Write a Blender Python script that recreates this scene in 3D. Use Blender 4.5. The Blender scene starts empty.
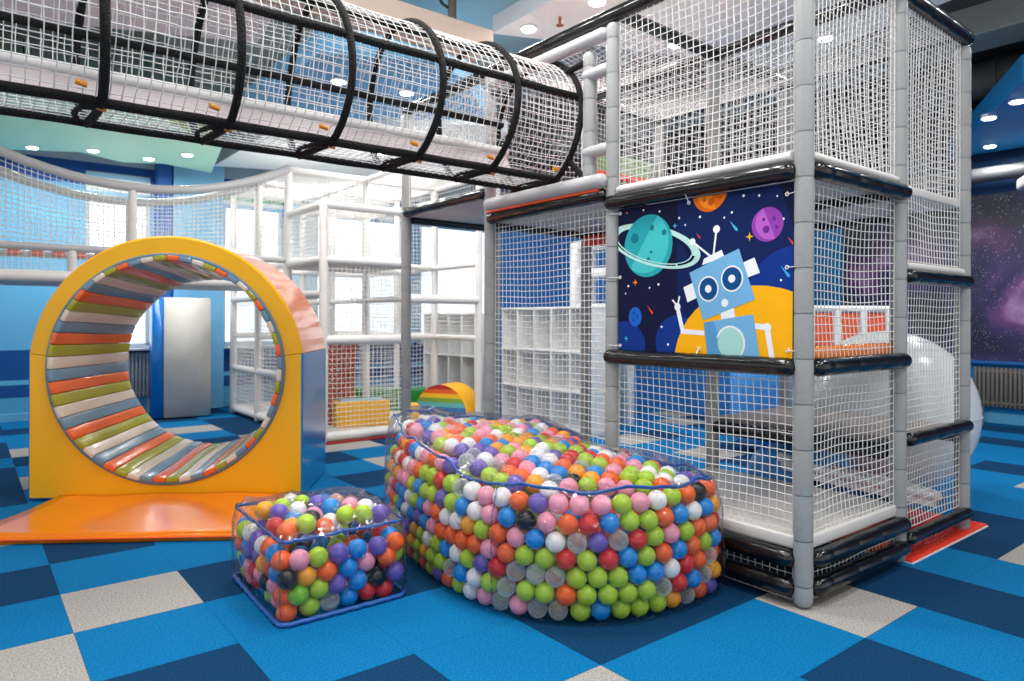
import bpy, bmesh, math, random
from mathutils import Vector, Matrix
random.seed(7)
SC = bpy.context.scene
COL = SC.collection
PI = math.pi
V = Vector

# ---------------------------------------------------------------- materials
def lin(h):
    h = h.lstrip('#')
    o = []
    for i in (0, 2, 4):
        c = int(h[i:i+2], 16) / 255
        o.append(c / 12.92 if c <= .04045 else ((c + .055) / 1.055) ** 2.4)
    return (o[0], o[1], o[2], 1)

def nodes(name):
    m = bpy.data.materials.new(name)
    m.use_nodes = True
    nt = m.node_tree
    return m, nt, nt.nodes['Principled BSDF']

def mat(name, col, rough=.5, spec=.5, coat=0, bump=0, bscale=60, var=0, vscale=12, metal=0, trans=0, stretch=None):
    m, nt, b = nodes(name)
    c = lin(col)
    b.inputs['Base Color'].default_value = c
    b.inputs['Roughness'].default_value = rough
    b.inputs['Specular IOR Level'].default_value = spec
    b.inputs['Coat Weight'].default_value = coat
    b.inputs['Coat Roughness'].default_value = .08
    b.inputs['Metallic'].default_value = metal
    b.inputs['Transmission Weight'].default_value = trans
    if bump or var:
        tc = nt.nodes.new('ShaderNodeTexCoord')
        src = tc.outputs['Object']
        if stretch:
            mp = nt.nodes.new('ShaderNodeMapping'); mp.inputs['Scale'].default_value = stretch
            nt.links.new(src, mp.inputs['Vector']); src = mp.outputs['Vector']
    if var:
        n = nt.nodes.new('ShaderNodeTexNoise'); n.inputs['Scale'].default_value = vscale; n.inputs['Detail'].default_value = 4
        nt.links.new(src, n.inputs['Vector'])
        r = nt.nodes.new('ShaderNodeMapRange')
        r.inputs['From Min'].default_value = .3; r.inputs['From Max'].default_value = .7
        r.inputs['To Min'].default_value = 1 - var; r.inputs['To Max'].default_value = 1 + var
        nt.links.new(n.outputs['Fac'], r.inputs['Value'])
        h = nt.nodes.new('ShaderNodeHueSaturation'); h.inputs['Color'].default_value = c
        nt.links.new(r.outputs['Result'], h.inputs['Value'])
        nt.links.new(h.outputs['Color'], b.inputs['Base Color'])
    if bump:
        n = nt.nodes.new('ShaderNodeTexNoise'); n.inputs['Scale'].default_value = bscale; n.inputs['Detail'].default_value = 3
        nt.links.new(src, n.inputs['Vector'])
        bp = nt.nodes.new('ShaderNodeBump'); bp.inputs['Strength'].default_value = bump; bp.inputs['Distance'].default_value = .02
        nt.links.new(n.outputs['Fac'], bp.inputs['Height'])
        nt.links.new(bp.outputs['Normal'], b.inputs['Normal'])
    return m

def emit(name, col, s):
    m, nt, b = nodes(name)
    b.inputs['Base Color'].default_value = (.8, .8, .8, 1)
    b.inputs['Emission Color'].default_value = lin(col)
    b.inputs['Emission Strength'].default_value = s
    return m

def carpet(name, col):
    m, nt, b = nodes(name)
    b.inputs['Roughness'].default_value = .95
    b.inputs['Specular IOR Level'].default_value = .15
    tc = nt.nodes.new('ShaderNodeTexCoord')
    n = nt.nodes.new('ShaderNodeTexNoise'); n.inputs['Scale'].default_value = 130; n.inputs['Detail'].default_value = 3
    nt.links.new(tc.outputs['Object'], n.inputs['Vector'])
    r = nt.nodes.new('ShaderNodeMapRange')
    r.inputs['From Min'].default_value = .3; r.inputs['From Max'].default_value = .7
    r.inputs['To Min'].default_value = .6; r.inputs['To Max'].default_value = 1.4
    nt.links.new(n.outputs['Fac'], r.inputs['Value'])
    h = nt.nodes.new('ShaderNodeHueSaturation'); h.inputs['Color'].default_value = lin(col)
    nt.links.new(r.outputs['Result'], h.inputs['Value'])
    nt.links.new(h.outputs['Color'], b.inputs['Base Color'])
    bp = nt.nodes.new('ShaderNodeBump'); bp.inputs['Strength'].default_value = .25; bp.inputs['Distance'].default_value = .004
    nt.links.new(n.outputs['Fac'], bp.inputs['Height']); nt.links.new(bp.outputs['Normal'], b.inputs['Normal'])
    return m

def film(name, tint, gloss):
    """thin clear vinyl: mostly see-through with a wrinkled glossy skin"""
    m = bpy.data.materials.new(name); m.use_nodes = True
    nt = m.node_tree; nt.nodes.clear()
    out = nt.nodes.new('ShaderNodeOutputMaterial')
    tr = nt.nodes.new('ShaderNodeBsdfTransparent'); tr.inputs['Color'].default_value = tint
    gl = nt.nodes.new('ShaderNodeBsdfGlossy'); gl.inputs['Roughness'].default_value = .09
    tc = nt.nodes.new('ShaderNodeTexCoord')
    n = nt.nodes.new('ShaderNodeTexNoise'); n.inputs['Scale'].default_value = 13; n.inputs['Detail'].default_value = 3; n.inputs['Distortion'].default_value = 1.2
    nt.links.new(tc.outputs['Object'], n.inputs['Vector'])
    bp = nt.nodes.new('ShaderNodeBump'); bp.inputs['Strength'].default_value = .8; bp.inputs['Distance'].default_value = .05
    nt.links.new(n.outputs['Fac'], bp.inputs['Height']); nt.links.new(bp.outputs['Normal'], gl.inputs['Normal'])
    lw = nt.nodes.new('ShaderNodeLayerWeight'); lw.inputs['Blend'].default_value = gloss
    nt.links.new(bp.outputs['Normal'], lw.inputs['Normal'])
    c0 = nt.nodes.new('ShaderNodeMath'); c0.operation = 'MAXIMUM'; c0.inputs[1].default_value = .05
    nt.links.new(lw.outputs['Fresnel'], c0.inputs[0])
    cl = nt.nodes.new('ShaderNodeMath'); cl.operation = 'MINIMUM'; cl.inputs[1].default_value = .5
    nt.links.new(c0.outputs[0], cl.inputs[0])
    mx = nt.nodes.new('ShaderNodeMixShader')
    nt.links.new(cl.outputs[0], mx.inputs[0]); nt.links.new(tr.outputs[0], mx.inputs[1]); nt.links.new(gl.outputs[0], mx.inputs[2])
    nt.links.new(mx.outputs[0], out.inputs['Surface'])
    return m

def clear_ball_mat(name):
    m = bpy.data.materials.new(name); m.use_nodes = True
    nt = m.node_tree; nt.nodes.clear()
    out = nt.nodes.new('ShaderNodeOutputMaterial')
    tr = nt.nodes.new('ShaderNodeBsdfTransparent'); tr.inputs['Color'].default_value = (.93, .96, .97, 1)
    pb = nt.nodes.new('ShaderNodeBsdfPrincipled'); pb.inputs['Base Color'].default_value = (.9, .94, .96, 1); pb.inputs['Roughness'].default_value = .1
    lw = nt.nodes.new('ShaderNodeLayerWeight'); lw.inputs['Blend'].default_value = .35
    mp = nt.nodes.new('ShaderNodeMapRange'); mp.inputs['To Min'].default_value = .14; mp.inputs['To Max'].default_value = .6
    nt.links.new(lw.outputs['Facing'], mp.inputs['Value'])
    mx = nt.nodes.new('ShaderNodeMixShader')
    nt.links.new(mp.outputs[0], mx.inputs[0]); nt.links.new(tr.outputs[0], mx.inputs[1]); nt.links.new(pb.outputs[0], mx.inputs[2])
    nt.links.new(mx.outputs[0], out.inputs['Surface'])
    return m

M = {}
M['post'] = mat('grey_vinyl_foam', '#9b9d9d', .42, .4, bump=.12, bscale=30)
M['postw'] = mat('white_vinyl_foam', '#d8d6d4', .45, .4)
M['greyroll'] = mat('light_grey_vinyl_foam', '#b4b5b7', .42, .4, bump=.12, bscale=30)
M['black'] = mat('black_vinyl_foam', '#0d0e10', .2, .6, bump=.06, bscale=14)
M['tie'] = mat('grey_cable_tie', '#8d9397', .4)
M['net'] = mat('white_net_rope', '#dcdcda', .7, .2)
M['net2'] = mat('pale_net_rope', '#c9cbcd', .7, .2)
M['rope'] = mat('black_braided_rope', '#0c0c0d', .75, .3, bump=.8, bscale=120)
M['deckw'] = mat('white_deck_board', '#d9d5d1', .5, .4)
M['under'] = mat('pale_board_underside', '#cfcbc8', .6, .3)
M['deckg'] = mat('brown_grey_deck_mat', '#8f8682', .6, .3)
M['orange'] = mat('orange_vinyl', '#ff8800', .2, .5, coat=.3, bump=.18, bscale=5)
M['orangered'] = mat('orange_red_vinyl', '#f2520f', .3, .5, bump=.1, bscale=8)
M['yellow'] = mat('yellow_vinyl', '#fbb700', .3, .5, bump=.15, bscale=6)
M['bluev'] = mat('blue_vinyl', '#2282c2', .16, .5, coat=.15, bump=.08, bscale=5)
M['piping'] = mat('grey_blue_piping', '#5d7f98', .35, .5)
M['s_or'] = mat('slat_orange_vinyl', '#ee661a', .22, .5, coat=.3, bump=.15, bscale=10)
M['s_gr'] = mat('slat_olive_vinyl', '#a3a216', .22, .5, coat=.3, bump=.15, bscale=10)
M['s_cr'] = mat('slat_cream_vinyl', '#ded0c0', .22, .5, coat=.3, bump=.15, bscale=10)
M['s_bl'] = mat('slat_blue_grey_vinyl', '#6f8ea6', .22, .5, coat=.3, bump=.15, bscale=10)
M['orail'] = mat('rope_orange_clip', '#d98a10', .4)
M['film'] = film('clear_vinyl_film', (.975, .98, .985, 1), .16)
M['bseam'] = mat('blue_bag_piping', '#2a62b2', .3, .5)
M['seamc'] = film('pale_vinyl_seam', (.75, .82, .92, 1), .3)
M['redmat'] = mat('red_foam_tile', '#e2381f', .5, .4)
M['matw'] = mat('white_plastic', '#e8e9ea', .3, .5)
M['bluefab'] = mat('blue_soft_mat', '#3f98e4', .4, .4, bump=.3, bscale=9)
M['metal'] = mat('white_enamel', '#c9cdd0', .4, .5)
M['rad'] = mat('brown_grey_enamel', '#6a655f', .45, .5)
M['gradm'] = mat('grey_enamel', '#8b959c', .4, .5)
M['galv'] = mat('galvanised_steel', '#5c6064', .5, .5, metal=.3)
M['pillarw'] = mat('cream_vinyl', '#d2d0ca', .6, .3, bump=.6, bscale=5)
M['pillarb'] = mat('bright_blue_vinyl', '#0a74cc', .25, .5, bump=.25, bscale=5)
M['wick'] = mat('red_brown_webbing', '#b5563a', .6, .3)
M['green'] = mat('green_vinyl', '#0f7a34', .35, .4)
M['wood'] = mat('pale_wood', '#c79a5e', .5, .4, var=.12, vscale=20)
M['led'] = emit('downlight_lens', '#ffffff', 14)
M['pane'] = emit('daylight_pane', '#e6f2fc', 1.25)
M['dark'] = mat('dark_metal', '#2a2b2d', .5, .4)

BALL = {
 'lime': ('lime', '#a8cc2e'), 'orange': ('orange', '#f2631c'), 'red': ('red', '#d3241f'), 'blue': ('blue', '#0d8adf'),
 'white': ('white', '#f0f0f0'), 'pink': ('pink', '#f19bb4'), 'purple': ('purple', '#6a57b5'), 'yellow': ('amber', '#f7a51c'),
 'black': ('black', '#0b0d12'), 'green': ('dark green', '#74b82c'),
}
BM = {k: mat('plastic_' + v[0].replace(' ', '_'), v[1], .3, .5) for k, v in BALL.items()}
BM['clear'] = clear_ball_mat('plastic_clear')
BALL['clear'] = ('clear', '')

# ---------------------------------------------------------------- mesh builder
class MB:
    def __init__(s):
        s.v = []; s.f = []; s.mi = []; s.sm = []
    def add(s, vs, fs, mi=0, smooth=False):
        o = len(s.v)
        s.v.extend([tuple(p) for p in vs])
        for f in fs:
            s.f.append([i + o for i in f]); s.mi.append(mi); s.sm.append(smooth)
    def box(s, c, d, rz=0, mi=0, b=0, seg=2, rx=0, ry=0):
        bm = bmesh.new()
        bmesh.ops.create_cube(bm, size=1)
        for v in bm.verts: v.co = V((v.co.x * d[0], v.co.y * d[1], v.co.z * d[2]))
        if b > 0:
            bmesh.ops.bevel(bm, geom=list(bm.edges), offset=min(b, min(d) * .49), segments=seg, affect='EDGES', profile=.5)
        Mx = Matrix.Translation(V(c)) @ Matrix.Rotation(rz, 4, 'Z') @ Matrix.Rotation(ry, 4, 'Y') @ Matrix.Rotation(rx, 4, 'X')
        bm.verts.index_update()
        s.add([Mx @ v.co for v in bm.verts], [[v.index for v in f.verts] for f in bm.faces], mi, b > 0 and seg > 1)
        bm.free()
    def tube(s, pts, r, n=10, mi=0, caps=True, radii=None, closed=False, rot=0):
        pts = [V(p) for p in pts]; N = len(pts)
        vs = []; prev = None
        for i, p in enumerate(pts):
            if closed: t = pts[(i + 1) % N] - pts[i - 1]
            else: t = pts[min(i + 1, N - 1)] - pts[max(i - 1, 0)]
            t.normalize()
            if prev is None:
                a = V((0, 0, 1)) if abs(t.z) < .9 else V((1, 0, 0))
                x = (a - t * a.dot(t)).normalized()
            else:
                x = (prev - t * prev.dot(t)).normalized()
            prev = x; y = t.cross(x)
            rr = radii[i] if radii else r
            for k in range(n):
                a = 2 * PI * k / n + rot
                vs.append(p + (x * math.cos(a) + y * math.sin(a)) * rr)
        fs = []
        for i in range(N if closed else N - 1):
            j = (i + 1) % N
            for k in range(n):
                k2 = (k + 1) % n
                fs.append([i * n + k, i * n + k2, j * n + k2, j * n + k])
        s.add(vs, fs, mi, n > 4)
        if caps and not closed:
            s.add(vs[:n], [list(range(n))[::-1]], mi, False)
            s.add(vs[-n:], [list(range(n))], mi, False)
    def roll(s, a, b, r, n=14, mi=0, tie=.22, tmi=None, dome=True, pinch=.93):
        """padded foam roll from a to b with cable-tie pinches and rounded ends"""
        a = V(a); b = V(b); L = (b - a).length; d = (b - a) / L
        st = []
        if dome:
            for t in (0, .25, .55, 1): st.append((r * (t - 1) * .9 + r * .9, r * math.sqrt(max(.02, 1 - (1 - t) ** 2))))
        else: st.append((0, r))
        k = max(1, int(round(L / tie)))
        ties = [L * (i + .5) / k for i in range(k)]
        for t in ties:
            st += [(t - .02, r), (t - .006, r * pinch), (t + .006, r * pinch), (t + .02, r)]
        if dome:
            for t in (1, .55, .25, 0): st.append((L - (r * (t - 1) * .9 + r * .9), r * math.sqrt(max(.02, 1 - (1 - t) ** 2))))
        else: st.append((L, r))
        st = sorted(st, key=lambda q: q[0])
        s.tube([a + d * q[0] for q in st], r, n, mi, True, [q[1] for q in st])
        if tmi is not None:
            for t in ties: s.tube([a + d * (t - .003), a + d * (t + .003)], r * .965, n, tmi, True)
    def prism(s, poly, a0, a1, f, mi=0):
        """poly: 2-D outline; f(u, v, w) -> point; extruded over w = a0..a1"""
        n = len(poly)
        vs = [f(u, v, a0) for u, v in poly] + [f(u, v, a1) for u, v in poly]
        fs = [list(range(n))[::-1], list(range(n, 2 * n))] + [[i, (i + 1) % n, n + (i + 1) % n, n + i] for i in range(n)]
        s.add(vs, fs, mi, False)
    def sphere(s, c, r, nu=20, nv=12, mi=0, sc=(1, 1, 1)):
        c = V(c); vs = [c + V((0, 0, r * sc[2]))]
        for i in range(1, nv):
            th = PI * i / nv
            for k in range(nu):
                a = 2 * PI * k / nu
                vs.append(c + V((r * math.sin(th) * math.cos(a) * sc[0], r * math.sin(th) * math.sin(a) * sc[1], r * math.cos(th) * sc[2])))
        vs.append(c - V((0, 0, r * sc[2])))
        fs = [[0, 1 + k, 1 + (k + 1) % nu] for k in range(nu)]
        for i in range(nv - 2):
            for k in range(nu):
                k2 = (k + 1) % nu; o = 1 + i * nu
                fs.append([o + k, o + nu + k, o + nu + k2, o + k2])
        o = 1 + (nv - 2) * nu; L = len(vs) - 1
        fs += [[o + k, L, o + (k + 1) % nu] for k in range(nu)]
        s.add(vs, fs, mi, True)
    def grid(s, f, nu, nv, mi=0, smooth=True, closed_u=False):
        vs = [f(i / nu, j / nv) for j in range(nv + 1) for i in range(nu + (0 if closed_u else 1))]
        w = nu if closed_u else nu + 1
        fs = []
        for j in range(nv):
            for i in range(nu):
                i2 = (i + 1) % w
                fs.append([j * w + i, j * w + i2, (j + 1) * w + i2, (j + 1) * w + i])
        s.add(vs, fs, mi, smooth)
    def net(s, f, nu, nv, r, mi=0, jit=.0, closed_u=False, border=True):
        """rope net: f(u, v) -> point, nu x nv cells, thin square-section cords"""
        rnd = random.Random(nu * 131 + nv * 17 + 3)
        P = {}
        for j in range(nv + 1):
            for i in range(nu + 1):
                ju = rnd.uniform(-jit, jit) if 0 < i < nu else 0
                jv = rnd.uniform(-jit, jit) if 0 < j < nv else 0
                P[i, j] = V(f((i + ju) / nu, (j + jv) / nv))
        for j in range(nv + 1):
            if closed_u: s.tube([P[i, j] for i in range(nu)], r, 4, mi, False, None, True)
            else: s.tube([P[i, j] for i in range(nu + 1)], r, 4, mi, False)
        for i in range(nu if closed_u else nu + 1):
            s.tube([P[i, j] for j in range(nv + 1)], r, 4, mi, False)
    def build(s, name, mats, parent=None, origin=None):
        me = bpy.data.meshes.new(name)
        o = V(origin) if origin is not None else V((0, 0, 0))
        if parent is not None and origin is None: o = parent_base(parent)
        me.from_pydata([(p[0] - o.x, p[1] - o.y, p[2] - o.z) for p in s.v], [], s.f)
        if not isinstance(mats, (list, tuple)): mats = [mats]
        for m in mats: me.materials.append(m)
        me.polygons.foreach_set('material_index', s.mi)
        me.polygons.foreach_set('use_smooth', s.sm)
        me.update()
        ob = bpy.data.objects.new(name, me); COL.objects.link(ob)
        if parent is not None:
            ob.parent = parent
            ob.location = o - parent_base(parent)
        else: ob.location = o
        return ob

def parent_base(o):
    p = V((0, 0, 0))
    while o is not None:
        p = p + o.location; o = o.parent
    return p

def tag(o, label=None, cat=None, group=None, kind=None):
    if label: o['label'] = label
    if cat: o['category'] = cat
    if group: o['group'] = group
    if kind: o['kind'] = kind
    return o

def thing(name, loc, label, cat, group=None):
    o = bpy.data.objects.new(name, None); COL.objects.link(o)
    o.empty_display_size = .1
    o.location = loc
    return tag(o, label, cat, group)

def part(name, m, mats, parent, label=None):
    ob = m.build(name, mats, parent)
    if label: ob['label'] = label
    return ob

def one(name, m, mats, origin, label, cat, group=None):
    return tag(m.build(name, mats, None, origin), label, cat, group)

def rot2(x, y, a): return x * math.cos(a) - y * math.sin(a), x * math.sin(a) + y * math.cos(a)
EXPOSURE = .2
WORLD = .75
LAMP = 13
LAMP2 = 38

# ---------------------------------------------------------------- camera, colour management, sky
F, CAMH, YAW = 697., 1.28, .668
cam = bpy.data.cameras.new('camera'); cam.sensor_width = 36; cam.lens = F * 36 / 1024
cam.shift_y = -21.5 / 1024; cam.clip_start = .05
cam.dof.use_dof = True; cam.dof.focus_distance = 3.3; cam.dof.aperture_fstop = 2.4
co = bpy.data.objects.new('camera', cam); COL.objects.link(co)
co.location = (0, 0, CAMH)
co.rotation_mode = 'QUATERNION'
co.rotation_quaternion = (Matrix.Rotation(-YAW, 4, 'Z') @ Matrix.Rotation(PI / 2, 4, 'X') @ Matrix.Rotation(.003, 4, 'Z')).to_quaternion()
SC.camera = co
SC.view_settings.view_transform = 'Standard'; SC.view_settings.look = 'None'
SC.view_settings.gamma = 1; SC.view_settings.exposure = EXPOSURE; SC.view_settings.use_curve_mapping = False
w = bpy.data.worlds.new('daylight'); SC.world = w; w.use_nodes = True
bg = w.node_tree.nodes['Background']; bg.inputs[0].default_value = (1, .985, .965, 1); bg.inputs[1].default_value = WORLD
SC.cycles.use_denoising = True
SC.cycles.transparent_max_bounces = 16
SC.cycles.max_bounces = 8

# ---------------------------------------------------------------- floor of carpet tiles
TX, TY, TS = .3585, 4.32, .5
TILES = {}
def tiles(txt):
    for q in txt.split():
        i, j, c = q.split(','); TILES[int(i), int(j)] = 'bdg'.index(c)
tiles('-1,-1,b -1,0,d -1,1,b -1,2,g 0,-1,d 1,-1,b 2,-1,b 0,0,b 1,0,b 2,0,b 0,1,g 1,1,d 2,1,d 0,2,b 1,2,b 2,2,d 0,3,d 1,3,b 2,3,b 3,2,b'
      ' 1,4,d 0,4,d 2,4,b 3,3,d 3,4,d 4,4,d 4,3,b 3,5,b 4,5,b 5,5,g 4,6,d 5,6,b 5,4,d 2,5,g 6,4,d 6,5,d 6,6,d 6,7,d 6,8,d 5,7,b 7,3,b 7,4,b 7,5,b 7,6,b 7,7,b'
      ' 8,3,d 8,4,d 8,5,d 8,6,g 8,7,b 9,2,b 9,3,b 9,4,b 9,5,b 9,6,b 10,2,d 10,3,d 10,4,d 10,5,b 11,2,b 11,3,b 11,4,b 12,3,b 12,2,b 12,5,g 9,5,d 8,5,d 13,4,d 13,5,d 14,5,d 14,4,b 15,3,b 15,4,b 16,3,d 16,4,d 13,3,b 12,4,b 11,5,b 10,6,b 14,3,b 10,4,b 10,3,b 10,2,b 17,3,b 17,2,b 15,2,b 14,2,b'
      ' 5,-3,g 4,-3,b 3,-3,b 5,-2,b 4,-2,d 5,-4,b 6,-3,b 3,-2,b 4,-1,b 5,-1,d 3,-1,d 2,-2,b 1,-2,b 0,-2,d 0,-3,b 0,-4,b -1,-2,g -1,-3,b -1,-4,d -2,-3,d -2,-2,b -2,-4,g 0,-5,g -1,-6,d -2,-6,g'
      ' 2,-9,g 3,-9,g 4,-10,d 3,-8,b 4,-8,d 2,-7,b 3,-10,b')
rt = random.Random(11)
m = MB()
for i in range(-8, 24):
    for j in range(-14, 13):
        c = TILES.get((i, j))
        if c is None: c = rt.choices((0, 1, 2), (.56, .34, .10))[0]
        x, y = TX + i * TS, TY - j * TS
        g = .0006
        m.add([(x + g, y - g, 0), (x + g, y - TS + g, 0), (x + TS - g, y - TS + g, 0), (x + TS - g, y - g, 0)], [[0, 1, 2, 3]], c)
x0, x1, y0, y1 = TX - 8 * TS, TX + 24 * TS, TY + 14 * TS, TY - 13 * TS
m.add([(x0, y0, -.004), (x0, y1, -.004), (x1, y1, -.004), (x1, y0, -.004)], [[0, 1, 2, 3]], 1)
m.add([(x0, y0, -.1), (x0, y1, -.1), (x1, y1, -.1), (x1, y0, -.1)], [[3, 2, 1, 0]], 1)
tag(m.build('floor', [carpet('carpet_blue', '#006fa8'), carpet('carpet_navy', '#053a61'), carpet('carpet_grey', '#a5a29d')]), kind='structure')

# ---------------------------------------------------------------- walls
def wall_mat(name, bands):
    """painted horizontal bands by height (m)"""
    m_, nt, b = nodes(name)
    b.inputs['Roughness'].default_value = .6; b.inputs['Specular IOR Level'].default_value = .25
    g = nt.nodes.new('ShaderNodeNewGeometry'); sp = nt.nodes.new('ShaderNodeSeparateXYZ')
    nt.links.new(g.outputs['Position'], sp.inputs[0])
    d = nt.nodes.new('ShaderNodeMath'); d.operation = 'DIVIDE'; d.inputs[1].default_value = 5
    nt.links.new(sp.outputs['Z'], d.inputs[0])
    r = nt.nodes.new('ShaderNodeValToRGB'); r.color_ramp.interpolation = 'CONSTANT'
    e = r.color_ramp.elements
    e[0].position = 0; e[0].color = lin(bands[0][1]); e[1].position = bands[1][0] / 5; e[1].color = lin(bands[1][1])
    for z, c in bands[2:]:
        q = e.new(z / 5); q.color = lin(c)
    nt.links.new(d.outputs[0], r.inputs[0]); nt.links.new(r.outputs['Color'], b.inputs['Base Color'])
    return m_
WB = wall_mat('blue_banded_paint', [(0, '#4fa3cc'), (.28, '#0a4f93'), (.44, '#5aaed8'), (.50, '#0a4f93'), (.86, '#62b0dd'), (3.0, '#0a4690'), (3.3, '#8fa9ba')])
WR = wall_mat('blue_wall_paint', [(0, '#0f83bd'), (2.83, '#07345f'), (3.35, '#0b2440')])
BY, RX = 10.5, 9.9
WIN = [(1.25, 2.02), (2.95, 3.85), (4.35, 5.95), (6.25, 8.1)]
WZ0, WZ1 = .88, 3.2
m = MB()
xs = [-3.6] + [q for ww in WIN for q in ww] + [RX]
for k in range(len(xs) - 1):
    a, b = xs[k], xs[k + 1]
    if k % 2 == 0: m.box(((a + b) / 2, BY + .1, 2.1), (b - a, .2, 4.2))
    else:
        m.box(((a + b) / 2, BY + .1, WZ0 / 2), (b - a, .2, WZ0))
        m.box(((a + b) / 2, BY + .1, (WZ1 + 4.2) / 2), (b - a, .2, 4.2 - WZ1))
tag(m.build('wall_back', WB), kind='structure')
m = MB(); m.box((RX + .1, 4, 2.1), (.2, 13.2, 4.2))
tag(m.build('wall_right', WR), kind='structure')
for k, (a, b) in enumerate(WIN):
    o = bpy.data.objects.new('window_%d' % (k + 1), None); COL.objects.link(o); o.location = ((a + b) / 2, BY, WZ0); o['kind'] = 'structure'
    m = MB(); m.box(((a + b) / 2, BY + .12, (WZ0 + WZ1) / 2), (b - a - .06, .01, WZ1 - WZ0 - .06)); pane_m = m
    m = MB()
    for x in (a + .03, b - .03): m.box((x, BY + .08, (WZ0 + WZ1) / 2), (.06, .07, WZ1 - WZ0 - .06), b=.005, seg=1)
    for z in (WZ0 + .03, WZ1 - .03): m.box(((a + b) / 2, BY + .08, z), (b - a, .07, .06), b=.005, seg=1)
    fr = part('window_frame', m, M['metal'], o); part('pane', pane_m, M['pane'], fr)
    m = MB(); m.box(((a + b) / 2, BY - .06, WZ0 - .02), (b - a + .1, .22, .035), b=.008); part('window_sill', m, M['metal'], o)
    # roller blind with pale stripes above the pane
    m = MB()
    cols = (0, 1, 2, 1, 0)
    for q in range(5): m.box(((a + b) / 2, BY + .02, WZ1 - .05 - q * .06), (b - a - .02, .012, .06), mi=cols[q])
    part('blind', m, [mat('blind_blue_%d' % k, '#8fc6e6', .7), mat('blind_white_%d' % k, '#eef6f6', .7), mat('blind_green_%d' % k, '#8fc9a4', .7)], o)
m = MB(); m.box((3, BY - .012, .05), (13.2, .024, .1), b=.004, seg=1); tag(m.build('baseboard_back', mat('baseboard_blue', '#5aa9cf', .5)), kind='structure')
m = MB(); m.box((RX - .015, 3.9, .09), (.03, 13, .13), b=.006, seg=1); tag(m.build('baseboard_right', mat('baseboard_light_blue', '#4f9cc6', .5)), kind='structure')
# blue piers on the back wall between the windows
for k, (a, b, c) in enumerate(((2.06, 2.24, '#0c59a8'), (2.26, 2.92, '#6fb4dc'), (3.9, 4.3, '#c3deec'))):
    m = MB(); m.box(((a + b) / 2, BY - .1, 1.72), (b - a, .18, 3.42), b=.004, seg=1)
    tag(m.build('trim_%d' % (k + 1), mat('pier_paint_%d' % k, c, .55)), kind='structure')
# blue partition behind the tower
m = MB(); m.box((7.0, 8.3, 1.35), (1.5, .12, 2.7), b=.006, seg=1); m.box((7.75, 6.45, 1.35), (.12, 3.8, 2.7), b=.006, seg=1)
tag(m.build('wall_partition', mat('partition_blue', '#1c74bd', .55)), kind='structure')

# ---------------------------------------------------------------- ceiling
m = MB(); m.box((.9, 3.5, 4.25), (10.0, 14.6, .1), mi=0); m.box((8.0, 3.5, 4.25), (4.2, 14.6, .1), mi=1)
tag(m.build('ceiling', [mat('ceiling_grey_green', '#9aa6a5', .8, .2, var=.05, vscale=1.5), mat('ceiling_dark_grey', '#4d5050', .8, .2)]), kind='structure')
m = MB(); m.box((-.2, 4.42, 3.41), (6.8, .26, .17), b=.01, seg=1)
tag(m.build('trim_10', mat('beam_pinkish_plaster', '#b8a69c', .8, .2)), kind='structure')
m = MB(); m.box((7.6, 3.3, 4.06), (.5, 10, .28), b=.01, seg=1)
tag(m.build('trim_11', mat('beam_pale_plaster', '#8f9894', .8, .2)), kind='structure')

def canopy(name, poly, z, h, colb, cols_, label, lights, power=None):
    cx = sum(p[0] for p in poly) / len(poly); cy = sum(p[1] for p in poly) / len(poly)
    m = MB(); n = len(poly)
    vs = [(p[0], p[1], z) for p in poly] + [(p[0], p[1], z + h) for p in poly]
    m.add(vs, [list(range(n))[::-1]], 0); m.add(vs, [list(range(n, 2 * n))], 1)
    m.add(vs, [[i, (i + 1) % n, n + (i + 1) % n, n + i] for i in range(n)], 1)
    t = thing(name, (cx, cy, z), label, 'ceiling panel')
    part('panel_body', m, [mat(name + '_face', colb, .6, .3), mat(name + '_edge', cols_, .6, .3)], t)
    for sx, sy in ((-.4, -.3), (.4, .3)):
        m = MB(); m.tube([(cx + sx, cy + sy, z + h), (cx + sx, cy + sy, 4.2)], .008, 6); part('hanger_rod', m, M['dark'], t)
    for (x, y) in lights: downlight(x, y, z, DL_LABEL.pop(0), power)
    return t
ND = 0
def downlight(x, y, z, label, power=None):
    t = thing('downlight', (x, y, z - .012), label, 'ceiling light', 'recessed ceiling downlights')
    m = MB(); m.tube([(x, y, z - .012), (x, y, z + .02)], .066, 24); m.tube([(x, y, z - .016), (x, y, z - .01)], .07, 24); tr_ = part('trim_ring', m, M['matw'], t)
    m = MB(); m.tube([(x, y, z - .024), (x, y, z - .014)], .054, 24); part('lens', m, M['led'], tr_)
    l = bpy.data.lights.new('downlight_lamp', 'AREA'); l.shape = 'DISK'; l.size = .3; l.energy = power or LAMP; l.color = (1, .965, .92)
    lo = bpy.data.objects.new('downlight_lamp', l); COL.objects.link(lo); lo.location = (x, y, z - .04)

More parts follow.
